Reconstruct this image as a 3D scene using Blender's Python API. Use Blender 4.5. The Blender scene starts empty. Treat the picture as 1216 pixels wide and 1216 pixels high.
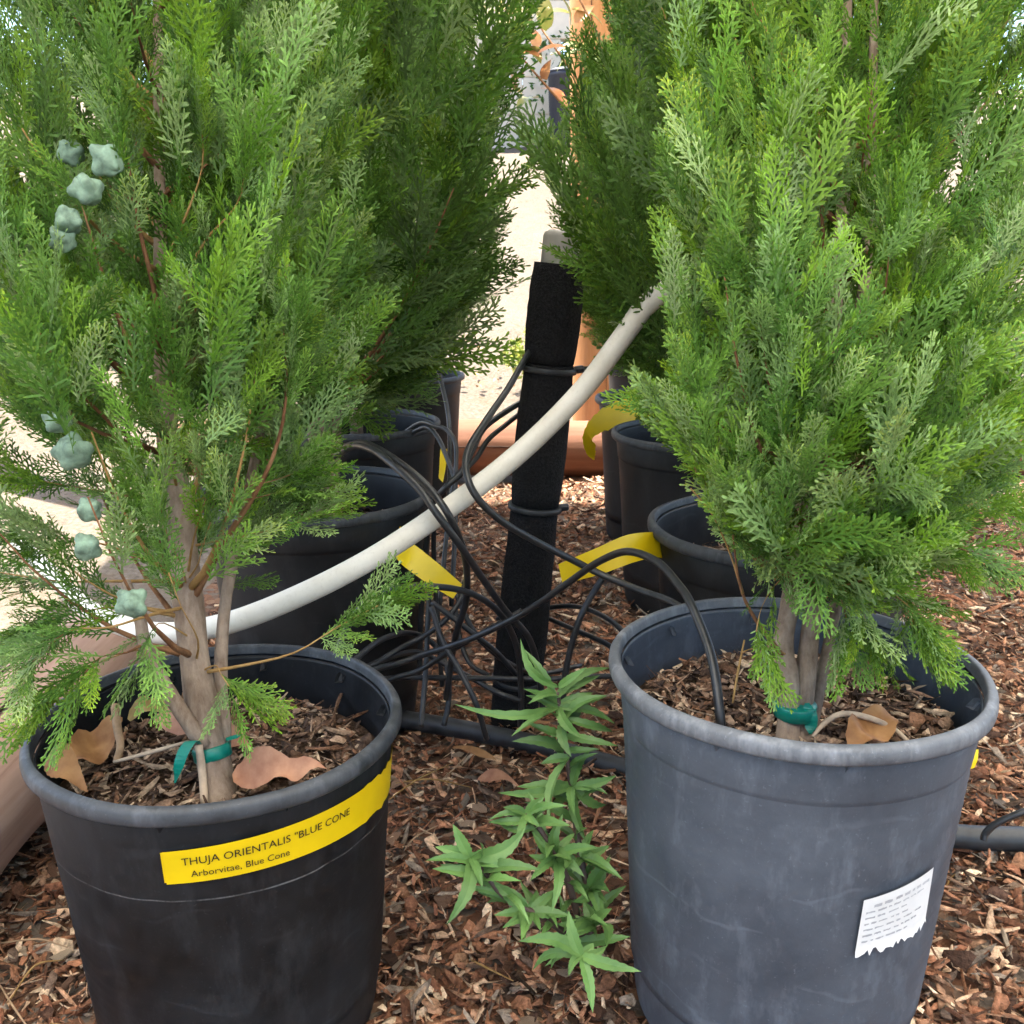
import bpy, bmesh, math, random
import numpy as np
from mathutils import Vector, Matrix

scene = bpy.context.scene
col = scene.collection
R = math.radians
# ------------------------------------------------------------------ camera, sky, sun, exposure
CAM_Z, PITCH, FPX = 0.793, R(15.0), 1150.0
cam_d = bpy.data.cameras.new('camera'); cam = bpy.data.objects.new('camera', cam_d); col.objects.link(cam)
cam.location = (0, 0, CAM_Z); cam.rotation_euler = (R(90) - PITCH, 0, 0)
cam_d.sensor_width = 36; cam_d.lens = 36 * FPX / 1216; cam_d.clip_start = 0.02; cam_d.clip_end = 2000
cam_d.dof.use_dof = True; cam_d.dof.focus_distance = 1.0; cam_d.dof.aperture_fstop = 28
scene.camera = cam
SUN_EL = R(65); SUN_H = Vector((-0.85, 0.53, 0)).normalized()
world = bpy.data.worlds.new('World'); scene.world = world; world.use_nodes = True
wn = world.node_tree; bg = wn.nodes['Background']
sky = wn.nodes.new('ShaderNodeTexSky'); sky.sky_type = 'NISHITA'; sky.sun_disc = False
sky.sun_elevation = SUN_EL; sky.sun_rotation = math.atan2(SUN_H.x, SUN_H.y)
wn.links.new(sky.outputs[0], bg.inputs[0]); bg.inputs[1].default_value = 0.10
sun_d = bpy.data.lights.new('sun', 'SUN'); sun = bpy.data.objects.new('sun', sun_d); col.objects.link(sun)
sun_d.energy = 5.0; sun_d.angle = R(0.55); sun_d.color = (1, 0.94, 0.84)
to_sun = Vector((SUN_H.x * math.cos(SUN_EL), SUN_H.y * math.cos(SUN_EL), math.sin(SUN_EL)))
sun.rotation_euler = to_sun.to_track_quat('Z', 'Y').to_euler(); sun.location = to_sun * 20
vs = scene.view_settings; vs.view_transform = 'Standard'; vs.look = 'None'; vs.gamma = 1; vs.exposure = 2.5
try: vs.use_curve_mapping = False
except Exception: pass
scene.cycles.max_bounces = 6; scene.cycles.diffuse_bounces = 3; scene.cycles.transmission_bounces = 3
scene.cycles.use_adaptive_sampling = True; scene.cycles.adaptive_threshold = .03; scene.cycles.transparent_max_bounces = 6; scene.cycles.glossy_bounces = 2

# ------------------------------------------------------------------ helpers
CP, SP = math.cos(PITCH), math.sin(PITCH)
def P(px, py, d):
    """point seen at a photo pixel, d metres along the view axis"""
    X = (px - 608) / FPX * d; U = (608 - py) / FPX * d
    return Vector((X, d * CP + U * SP, CAM_Z - d * SP + U * CP))
def G(px, py, z=0.0):
    z = z - .03; v = P(px, py, 1.0) - Vector((0, 0, CAM_Z)); k = (z - CAM_Z) / v.z
    return Vector((v.x * k, v.y * k, z))
def gz(x, y):
    """ground height: level bed, rising gravel behind it"""
    t = min(1, max(0, (x + 0.1) / 0.5)); z = 0.03 * t * t * (3 - 2 * t) - .03
    if y > 3.6: z = z + (min(y, 34) - 3.6) * 0.196
    return z

def link(o, parent=None):
    col.objects.link(o)
    if parent is not None: o.parent = parent
    return o
def tag(o, label=None, cat=None, group=None, kind=None):
    if label: o['label'] = label
    if cat: o['category'] = cat
    if group: o['group'] = group
    if kind: o['kind'] = kind
    return o
def empty(name, loc, label, cat, group=None):
    o = bpy.data.objects.new(name, None); o.location = loc; o.empty_display_size = 0.05; col.objects.link(o)
    return tag(o, label, cat, group)
def mesh_np(name, V, F, mat=None, smooth=False, colr=None):
    """F: list of polygons or an (n,3) array"""
    me = bpy.data.meshes.new(name)
    V = np.asarray(V, dtype=np.float32)
    if isinstance(F, np.ndarray):
        n, k = F.shape
        me.vertices.add(len(V)); me.vertices.foreach_set('co', V.ravel())
        me.loops.add(n * k); me.loops.foreach_set('vertex_index', F.astype(np.int32).ravel())
        me.polygons.add(n); me.polygons.foreach_set('loop_start', np.arange(0, n * k, k, dtype=np.int32))
        me.update(calc_edges=True)
    else:
        me.from_pydata([tuple(map(float, v)) for v in V], [], F)
    if smooth: me.polygons.foreach_set('use_smooth', np.ones(len(me.polygons), dtype=bool))
    if colr is not None:
        at = me.color_attributes.new('Col', 'FLOAT_COLOR', 'POINT')
        c = np.ones((len(V), 4), dtype=np.float32); c[:, :3] = colr
        at.data.foreach_set('color', c.ravel())
    if mat: me.materials.append(mat)
    me.update()
    return me
def obj(name, me, parent=None, world_pts=False):
    o = bpy.data.objects.new(name, me); link(o, parent)
    if parent is not None and world_pts: o.location = -parent.location
    return o
def spline(pts, n):
    p = np.array([tuple(v) for v in pts], dtype=float)
    p = np.vstack([2 * p[0] - p[1], p, 2 * p[-1] - p[-2]])
    out = []
    for i in range(1, len(p) - 2):
        for t in np.linspace(0, 1, n, endpoint=False):
            a, b, c, d = p[i - 1], p[i], p[i + 1], p[i + 2]
            out.append(.5 * (2 * b + (c - a) * t + (2 * a - 5 * b + 4 * c - d) * t * t + (3 * b - a - 3 * c + d) * t ** 3))
    out.append(p[-2])
    return np.array(out)
def tube_arrays(pts, rad, sides=10, cap=True, jitter=None):
    pts = np.asarray(pts, float); n = len(pts)
    rad = np.full(n, rad) if np.isscalar(rad) else np.interp(np.linspace(0, 1, n), np.linspace(0, 1, len(rad)), rad)
    tg = np.gradient(pts, axis=0); tg /= np.linalg.norm(tg, axis=1)[:, None] + 1e-12
    nrm = np.cross(tg[0], [0.31, 0.2, 0.93]); nrm /= np.linalg.norm(nrm)
    V = []; F = []
    for i in range(n):
        nrm = nrm - tg[i] * (nrm @ tg[i]); nrm /= np.linalg.norm(nrm); b = np.cross(tg[i], nrm)
        for k in range(sides):
            a = 2 * math.pi * k / sides; r = rad[i] * (1 if jitter is None else 1 + jitter(i, k))
            V.append(pts[i] + r * (math.cos(a) * nrm + math.sin(a) * b))
    for i in range(n - 1):
        for k in range(sides):
            k2 = (k + 1) % sides
            F.append((i * sides + k, i * sides + k2, (i + 1) * sides + k2, (i + 1) * sides + k))
    if cap:
        F.append(tuple(range(sides))[::-1]); F.append(tuple((n - 1) * sides + k for k in range(sides)))
    return V, F
def tube(name, pts, rad, mat, parent=None, sides=10, smooth_n=6, jitter=None):
    pp = spline(pts, smooth_n) if smooth_n else np.array([tuple(p) for p in pts])
    V, F = tube_arrays(pp, rad, sides, jitter=jitter)
    return obj(name, mesh_np(name, V, F, mat, smooth=True), parent, True)
def lathe_arrays(prof, seg=96, fn=None):
    V = []; F = []; n = len(prof)
    for i in range(seg):
        a = 2 * math.pi * i / seg; c, s = math.cos(a), math.sin(a)
        for (r, z) in prof:
            dr = fn(a, r, z) if fn else 0
            V.append(((r + dr) * c, (r + dr) * s, z))
    for i in range(seg):
        j = (i + 1) % seg
        for k in range(n - 1):
            F.append((i * n + k, j * n + k, j * n + k + 1, i * n + k + 1))
    return V, F

# ------------------------------------------------------------------ materials
class NT:
    def __init__(s, name):
        s.m = bpy.data.materials.new(name); s.m.use_nodes = True; s.t = s.m.node_tree
        s.b = s.t.nodes['Principled BSDF']; s.out = s.t.nodes['Material Output']
    def n(s, ty, **kw):
        nd = s.t.nodes.new(ty)
        for k, v in kw.items():
            if k.startswith('i_'): nd.inputs[k[2:].replace('_', ' ')].default_value = v
            else: setattr(nd, k, v)
        return nd
    def l(s, a, b): s.t.links.new(a, b)
    def coord(s, which='Object', scale=(1, 1, 1)):
        tc = s.n('ShaderNodeTexCoord'); mp = s.n('ShaderNodeMapping'); mp.inputs['Scale'].default_value = scale
        s.l(tc.outputs[which], mp.inputs[0]); return mp.outputs[0]
    def noise(s, vec, scale, detail=5, rough=.6):
        nd = s.n('ShaderNodeTexNoise'); nd.inputs['Scale'].default_value = scale
        nd.inputs['Detail'].default_value = detail; nd.inputs['Roughness'].default_value = rough
        s.l(vec, nd.inputs['Vector']); return nd.outputs['Fac']
    def ramp(s, fac, stops):
        nd = s.n('ShaderNodeValToRGB'); e = nd.color_ramp.elements
        while len(e) < len(stops): e.new(0.5)
        for el, (p, c) in zip(e, stops):
            el.position = p; el.color = (*c, 1) if len(c) == 3 else c
        s.l(fac, nd.inputs[0]); return nd.outputs[0]
    def mix(s, fac, a, b, blend='MIX'):
        nd = s.n('ShaderNodeMix', data_type='RGBA', blend_type=blend)
        for k, v in ((0, fac), (6, a), (7, b)):
            if isinstance(v, (int, float)): nd.inputs[k].default_value = v
            elif isinstance(v, tuple): nd.inputs[k].default_value = (*v, 1)
            else: s.l(v, nd.inputs[k])
        return nd.outputs[2]
    def bump(s, h, strength=.3, dist=.005):
        nd = s.n('ShaderNodeBump'); nd.inputs['Strength'].default_value = strength; nd.inputs['Distance'].default_value = dist
        s.l(h, nd.inputs['Height']); s.l(nd.outputs[0], s.b.inputs['Normal'])
    def base(s, c):
        if isinstance(c, tuple): s.b.inputs['Base Color'].default_value = (*c, 1)
        else: s.l(c, s.b.inputs['Base Color'])
    def rough(s, r, spec=.5):
        if isinstance(r, (int, float)): s.b.inputs['Roughness'].default_value = r
        else: s.l(r, s.b.inputs['Roughness'])
        s.b.inputs['Specular IOR Level'].default_value = spec

def g3(v): return (v, v, v)
def pot_mat(name, base, dust, amount, scuff=.5, bs=7, ring=None, spec=.4):
    """weathered black nursery plastic: dusty film, scuff streaks, scratches"""
    t = NT(name); c = t.coord()
    big = t.noise(c, bs, 8, .72)
    film = t.ramp(big, [(.5 - amount * .35, g3(0)), (.78, g3(1))])
    cs = t.coord(scale=(1, 1, .35)); streak = t.noise(cs, 34, 4, .7)
    st = t.ramp(streak, [(.5, g3(0)), (.75, g3(1))])
    fine = t.noise(c, 260, 3, .7)
    sp = t.ramp(fine, [(.62, g3(0)), (.72, g3(1))])
    a = t.mix(film, base, dust)
    b = t.mix(t.mix(scuff, g3(0), st), a, tuple(min(1, x * 1.45 + .01) for x in dust))
    d = t.mix(t.mix(.22, g3(0), sp), b, tuple(x * 2.2 + .02 for x in dust))
    # long rubbed scratches running round the wall, broken by noise
    wv = t.n('ShaderNodeTexWave', wave_type='BANDS', bands_direction='Z'); wv.inputs['Scale'].default_value = 5.5; wv.inputs['Distortion'].default_value = 5; wv.inputs['Detail'].default_value = 3; wv.inputs['Detail Scale'].default_value = 1.4
    t.l(c, wv.inputs['Vector']); brk = t.ramp(t.noise(c, 13, 3), [(.5, g3(0)), (.62, g3(1))])
    ln = t.ramp(wv.outputs['Fac'], [(.975, g3(0)), (1.0, g3(.16))]); d = t.mix(t.mix(1.0, ln, brk, 'MULTIPLY'), d, tuple(x * 2.0 + .03 for x in dust))
    if ring:   # dusty scrape that runs round the wall at one height
        sx = t.n('ShaderNodeSeparateXYZ'); t.l(c, sx.inputs[0]); w1 = t.noise(c, 5, 3)
        m1 = t.n('ShaderNodeMath', operation='MULTIPLY_ADD'); t.l(w1, m1.inputs[0]); m1.inputs[1].default_value = .02; t.l(sx.outputs[2], m1.inputs[2])
        m2 = t.n('ShaderNodeMath', operation='SUBTRACT'); t.l(m1.outputs[0], m2.inputs[0]); m2.inputs[1].default_value = ring + .01
        m3 = t.n('ShaderNodeMath', operation='ABSOLUTE'); t.l(m2.outputs[0], m3.inputs[0])
        m4 = t.n('ShaderNodeMapRange'); t.l(m3.outputs[0], m4.inputs['Value']); m4.inputs['From Min'].default_value = .0002; m4.inputs['From Max'].default_value = .0011; m4.inputs['To Min'].default_value = .75; m4.inputs['To Max'].default_value = 0
        gate = t.ramp(t.noise(c, 19, 5, .8), [(.42, g3(.08)), (.6, g3(1))])
        d = t.mix(t.mix(1.0, m4.outputs[0], gate, 'MULTIPLY'), d, (.17, .17, .17))
    t.base(d); t.rough(t.ramp(big, [(.3, g3(.42)), (.7, g3(.68))]), spec)
    hm = t.mix(.5, streak, fine); t.bump(hm, .22, .0012)
    return t.m
M = {}
M['pot_dark'] = pot_mat('black_pot_plastic', (.0034, .0037, .0043), (.020, .0215, .0245), .42, .5, 6, .262, .3)
M['pot_grey'] = pot_mat('weathered_grey_pot_plastic', (.031, .038, .050), (.100, .114, .137), .75, .6)
M['rim_dark'] = pot_mat('dusty_black_rim_plastic', (.017, .0195, .023), (.066, .072, .082), .5, .8, 26)
M['rim_grey'] = pot_mat('dusty_grey_rim_plastic', (.055, .061, .072), (.17, .18, .196), .6, .9, 24)
M['pot_mid'] = pot_mat('black_pot_plastic_background', (.006, .006, .0064), (.021, .021, .022), .35, .4, 7, None, .35)
def mk_plain(name, c, r=.5, spec=.5, nscale=40, var=.25, bump=.15, bd=.001):
    t = NT(name); v = t.coord(); n = t.noise(v, nscale)
    lo = tuple(x * (1 - var) for x in c); hi = tuple(min(1, x * (1 + var)) for x in c)
    t.base(t.ramp(n, [(.3, lo), (.7, hi)])); t.rough(r, spec); t.bump(n, bump, bd); return t.m
M['tube'] = mk_plain('black_poly_tube', (.022, .023, .025), .38, .5, 60, .4)
M['pipe'] = mk_plain('black_poly_pipe', (.022, .024, .027), .5, .5, 40, .5)
M['yellow'] = mk_plain('yellow_label_plastic', (.74, .51, .004), .4, .4, 12, .1, .05)
M['ink'] = mk_plain('black_print', (.02, .018, .015), .6, .2)
M['inkgrey'] = mk_plain('faded_grey_print', (.42, .42, .43), .7, .2)
M['paper'] = mk_plain('white_paper_sticker', (.72, .71, .69), .6, .3, 30, .07, .2)
M['teal'] = mk_plain('green_tie_tape', (.0, .16, .115), .35, .5, 60, .2, .2)
M['grey_pvc'] = mk_plain('grey_pvc', (.32, .30, .27), .5, .4, 20, .2)
M['concrete'] = mk_plain('pale_concrete', (.72, .63, .50), .9, .2, 4, .10, .4, .01)
M['binblue'] = mk_plain('dark_blue_plastic', (.03, .034, .05), .5)
M['stick'] = mk_plain('dry_stick', (.30, .20, .12), .8, .2, 60, .35, .4)
M['driedroot'] = mk_plain('bleached_root', (.42, .33, .24), .85, .2, 60, .3, .4)
M['cone'] = mk_plain('blue_green_cone', (.17, .25, .18), .75, .25, 110, .45, .6, .002)
def mk_hose():
    t = NT('white_hose_plastic'); v = t.coord(); n = t.noise(v, 14); n2 = t.noise(v, 220, 3)
    a = t.ramp(n, [(.3, (.60, .56, .47)), (.7, (.76, .73, .65))])
    d = t.ramp(n2, [(.55, g3(0)), (.8, g3(.35))])
    t.base(t.mix(d, a, (.42, .38, .31))); t.rough(.5, .4); t.bump(n2, .2, .001); return t.m
M['hose'] = mk_hose()
def mk_foam():
    t = NT('black_foam_wrap'); v = t.coord(); n = t.noise(v, 260, 2, .8); n2 = t.noise(v, 12)
    t.base(t.mix(.5, t.ramp(n, [(.42, (.003, .003, .0035)), (.62, (.028, .028, .029))]), t.ramp(n2, [(.3, (.008, .008, .009)), (.7, (.02, .02, .022))])))
    t.rough(.9, .2); t.bump(n, 1.0, .006); return t.m
M['foam'] = mk_foam()
def mk_bark(name, a, b, c):
    t = NT(name); v = t.coord(scale=(1, 1, .25)); n = t.noise(v, 110, 6, .7); v2 = t.coord(); n2 = t.noise(v2, 25)
    x = t.ramp(n, [(.3, a), (.55, b), (.75, c)])
    t.base(t.mix(t.ramp(n2, [(.45, g3(0)), (.7, g3(.6))]), x, tuple(min(1, q * 1.3) for q in c))); t.rough(.85, .2); t.bump(n, .7, .003); return t.m
M['bark'] = mk_bark('grey_brown_bark', (.13, .085, .058), (.23, .17, .125), (.33, .265, .205))
M['twig'] = mk_bark('red_brown_twig', (.10, .042, .020), (.18, .085, .04), (.27, .15, .075))
M['twig_tan'] = mk_bark('tan_twig', (.20, .11, .035), (.29, .17, .06), (.35, .23, .095))
def mk_wood(name, a, b, c, axis_scale):
    t = NT(name); v = t.coord(scale=axis_scale); n = t.noise(v, 26, 7, .65); v2 = t.coord(); n2 = t.noise(v2, 3.5, 3)
    x = t.ramp(n, [(.28, a), (.5, b), (.72, c)])
    t.base(t.mix(t.ramp(n2, [(.35, g3(0)), (.7, g3(.45))]), x, tuple(q * .72 for q in b))); t.rough(.8, .25); t.bump(n, .5, .004); return t.m
M['log_y'] = mk_wood('peeled_log_wood', (.20, .11, .075), (.40, .26, .20), (.52, .38, .31), (1, .05, 1))
M['log_x'] = mk_wood('orange_peeled_log_wood', (.13, .055, .03), (.21, .095, .055), (.28, .15, .095), (.08, 1, 1))
M['post'] = mk_wood('orange_post_wood', (.27, .115, .04), (.38, .18, .075), (.45, .24, .12), (1, 1, .06))
M['crack'] = mk_plain('dark_wood_crack', (.05, .03, .022), .9, .1)
def mk_foliage():
    t = NT('scale_leaf_foliage')
    at = t.n('ShaderNodeVertexColor', layer_name='Col'); oi = t.n('ShaderNodeObjectInfo')
    hs = t.n('ShaderNodeHueSaturation'); mr = t.n('ShaderNodeMapRange')
    mr.inputs['To Min'].default_value = 1.02; mr.inputs['To Max'].default_value = 1.4
    t.l(oi.outputs['Random'], mr.inputs['Value']); t.l(mr.outputs[0], hs.inputs['Value']); t.l(at.outputs[0], hs.inputs['Color'])
    v = t.coord(); n = t.noise(v, 420, 2, .6)
    c = t.mix(.5, hs.outputs[0], t.mix(1.0, hs.outputs[0], t.ramp(n, [(.3, g3(.55)), (.7, g3(1.45))]), 'MULTIPLY'))
    t.base(c); t.rough(.55, .35)
    tr = t.n('ShaderNodeBsdfTranslucent'); mx = t.n('ShaderNodeMixShader'); mx.inputs[0].default_value = .32
    t.l(c, tr.inputs[0]); t.l(t.b.outputs[0], mx.inputs[1]); t.l(tr.outputs[0], mx.inputs[2]); t.l(mx.outputs[0], t.out.inputs[0])
    return t.m
M['foliage'] = mk_foliage()
def mk_leaf(name, a, b, rough=.45, trans=.2, ns=30):
    t = NT(name); v = t.coord(); n = t.noise(v, ns, 4); oi = t.n('ShaderNodeObjectInfo')
    x = t.ramp(n, [(.3, a), (.7, b)])
    hs = t.n('ShaderNodeHueSaturation'); mr = t.n('ShaderNodeMapRange'); mr.inputs['To Min'].default_value = .8; mr.inputs['To Max'].default_value = 1.2
    t.l(oi.outputs['Random'], mr.inputs['Value']); t.l(mr.outputs[0], hs.inputs['Value']); t.l(x, hs.inputs['Color'])
    t.base(hs.outputs[0]); t.rough(rough, .4); t.bump(n, .25, .002)
    tr = t.n('ShaderNodeBsdfTranslucent'); mx = t.n('ShaderNodeMixShader'); mx.inputs[0].default_value = trans
    t.l(hs.outputs[0], tr.inputs[0]); t.l(t.b.outputs[0], mx.inputs[1]); t.l(tr.outputs[0], mx.inputs[2]); t.l(mx.outputs[0], t.out.inputs[0])
    return t.m
M['weed'] = mk_leaf('weed_leaf', (.075, .165, .038), (.15, .27, .075))
M['weed_stem'] = mk_plain('purple_brown_stem', (.075, .045, .035), .6)
M['dry1'] = mk_leaf('tan_dry_leaf', (.20, .085, .028), (.36, .19, .075), .6, .1, 45)
M['dry2'] = mk_leaf('pinkish_dry_leaf', (.24, .10, .055), (.40, .21, .125), .6, .1, 45)
M['dry3'] = mk_leaf('olive_dry_leaf', (.19, .13, .035), (.33, .24, .08), .6, .1, 45)
M['broad'] = mk_leaf('olive_broad_leaf', (.10, .14, .03), (.24, .22, .06), .35, .2, 9)
M['redleaf'] = mk_leaf('reddish_broad_leaf', (.30, .10, .04), (.40, .22, .08), .35, .2, 9)
M['flower'] = mk_plain('cream_flower', (.66, .62, .33), .7)
def mk_chip(name, use_attr):
    t = NT(name); v = t.coord('Object', (1, 1, 1)); n = t.noise(v, 140, 4, .7)
    if use_attr:
        at = t.n('ShaderNodeVertexColor', layer_name='Col'); c = at.outputs[0]
    else:
        oi = t.n('ShaderNodeObjectInfo')
        c = t.ramp(oi.outputs['Random'], [(i / len(CHIP), q) for i, q in enumerate(CHIP)])
    m2 = t.mix(1.0, c, t.ramp(n, [(.28, g3(.35)), (.5, g3(.95)), (.72, g3(1.6))]), 'MULTIPLY')
    t.base(m2); t.rough(.9, .15); t.bump(n, .9, .005); return t.m
CHIP = [(.065, .038, .027), (.21, .095, .055), (.31, .155, .09), (.12, .085, .063), (.40, .24, .15), (.26, .125, .07),
        (.23, .19, .15), (.50, .35, .23), (.16, .075, .043), (.60, .47, .33), (.34, .18, .105), (.10, .055, .036)]
M['chip'] = mk_chip('bark_chips', True); M['chip_obj'] = mk_chip('bark_chip_piece', False)
def mk_mulch():
    t = NT('mulch_bed'); v = t.coord()
    vo = t.n('ShaderNodeTexVoronoi'); vo.inputs['Scale'].default_value = 55; t.l(v, vo.inputs['Vector'])
    sep = t.n('ShaderNodeSeparateColor'); t.l(vo.outputs['Color'], sep.inputs[0])
    c = t.ramp(sep.outputs[0], [(i / 7, q) for i, q in enumerate(CHIP[:7])]); n = t.noise(v, 90, 5, .75)
    t.base(t.mix(.45, c, t.ramp(n, [(.35, (.008, .005, .004)), (.7, (.07, .035, .02))]))); t.rough(.95, .1)
    t.bump(t.mix(.5, vo.outputs['Distance'], n), 1.0, .012); return t.m
M['mulch'] = mk_mulch()
def mk_soil():
    t = NT('potting_mix'); v = t.coord(); n = t.noise(v, 130, 6, .8)
    t.base(t.ramp(n, [(.3, (.03, .02, .014)), (.5, (.09, .055, .035)), (.72, (.20, .13, .085))])); t.rough(.95, .1); t.bump(n, 1, .01); return t.m
M['soil'] = mk_soil()
def mk_gravel():
    t = NT('pale_gravel_ground'); v = t.coord(); n = t.noise(v, 60, 6, .75); n2 = t.noise(v, 1.6, 4); n3 = t.noise(v, 9, 4, .7)
    a = t.ramp(n, [(.3, (.075, .055, .038)), (.5, (.155, .125, .095)), (.72, (.25, .21, .175))])
    b = t.mix(t.ramp(n3, [(.55, g3(0)), (.72, g3(.7))]), a, (.15, .085, .04))
    t.base(t.mix(t.ramp(n2, [(.4, g3(0)), (.65, g3(.35))]), b, (.22, .18, .14))); t.rough(.95, .1); t.bump(n, .8, .02); return t.m
M['gravel'] = mk_gravel()
def mk_cloth():  # fabric of the added overhead cloth, cream to warm the light below
    t = NT('added_pale_cloth'); v = t.coord(); n = t.noise(v, 3)
    tr = t.n('ShaderNodeBsdfTranslucent'); df = t.n('ShaderNodeBsdfDiffuse'); mx = t.n('ShaderNodeMixShader'); mx.inputs[0].default_value = .6
    c = t.ramp(n, [(.3, (.92, .88, .79)), (.7, (.95, .92, .84))]); t.l(c, tr.inputs[0]); t.l(c, df.inputs[0])
    t.l(df.outputs[0], mx.inputs[1]); t.l(tr.outputs[0], mx.inputs[2]); t.l(mx.outputs[0], t.out.inputs[0]); return t.m
M['cloth'] = mk_cloth()

rs = np.random.default_rng(7)
random.seed(7)
# ------------------------------------------------------------------ ground and mulch bed
def grid(name, xs, ys, zf, mat, smooth=True):
    V = [(x, y, zf(x, y)) for y in ys for x in xs]; nx = len(xs)
    F = [(j * nx + i, j * nx + i + 1, (j + 1) * nx + i + 1, (j + 1) * nx + i) for j in range(len(ys) - 1) for i in range(nx - 1)]
    return obj(name, mesh_np(name, V, F, mat, smooth))
def spread(a, b, n, far=400):
    core = list(np.linspace(a, b, n)); k = [1.5, 4, 10, 25, 70, 180, far]
    return [a - q for q in reversed(k)] + core + [b + q for q in k]
ground = grid('ground', spread(-4, 4, 60), spread(-2, 36, 120), lambda x, y: gz(x, y) - .03 + .012 * math.sin(x * 3.1 + y * 2.3) * math.cos(y * 1.7), M['gravel'])
tag(ground, kind='structure')
def bedz(x, y):
    return gz(x, min(y, 3.6)) - .004 + .006 * math.sin(x * 23) * math.sin(y * 19 + x * 5)
bed = grid('mulch_bed', np.linspace(-.78, 2.6, 120), np.linspace(-.6, 3.5, 140), bedz, M['mulch'])
tag(bed, kind='structure')

# ------------------------------------------------------------------ pots
POTS = dict(
    L1=((-.301, .912), .186, .335, .0), R1=((.281, .893), .184, .373, .03),
    L2=((-.335, 1.62), .20, .40, 0), L3=((-.374, 2.33), .20, .40, 0), L4=((-.345, 3.10), .195, .42, 0),
    R2=((.405, 1.40), .20, .375, .028), R3=((.425, 2.16), .20, .375, .03), R4=((.432, 2.70), .20, .375, .03), R5=((.505, 3.24), .20, .43, .03))
POTS = {k: (c, r, h + .03, z - .03) for k, (c, r, h, z) in POTS.items()}
POT_LABEL = dict(
    L1='black nursery pot with a printed yellow strip and dry leaves on its soil',
    R1='weathered grey nursery pot with a torn white paper sticker',
    L2='black nursery pot behind the white hose with a loose yellow strip end',
    L3='black nursery pot second in line behind the printed yellow label pot',
    L4='farthest black pot of the row in line with the printed yellow label pot',
    R2='black nursery pot with a yellow strip sticking out, behind the weathered grey pot',
    R3='black nursery pot between the pot with stiff yellow strip and the curled one',
    R4='black nursery pot with a curled torn yellow strip',
    R5='black nursery pot in front of the orange wooden post')
def pot_r(key, z):
    """outer wall radius at height z above the pot's base"""
    Rr, H = POTS[key][1], POTS[key][2]
    zz = [0, H - .016, H]; rr = [Rr * .785, Rr * .948, Rr * .948]
    return float(np.interp(z, zz, rr))
_potmesh = {}
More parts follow.
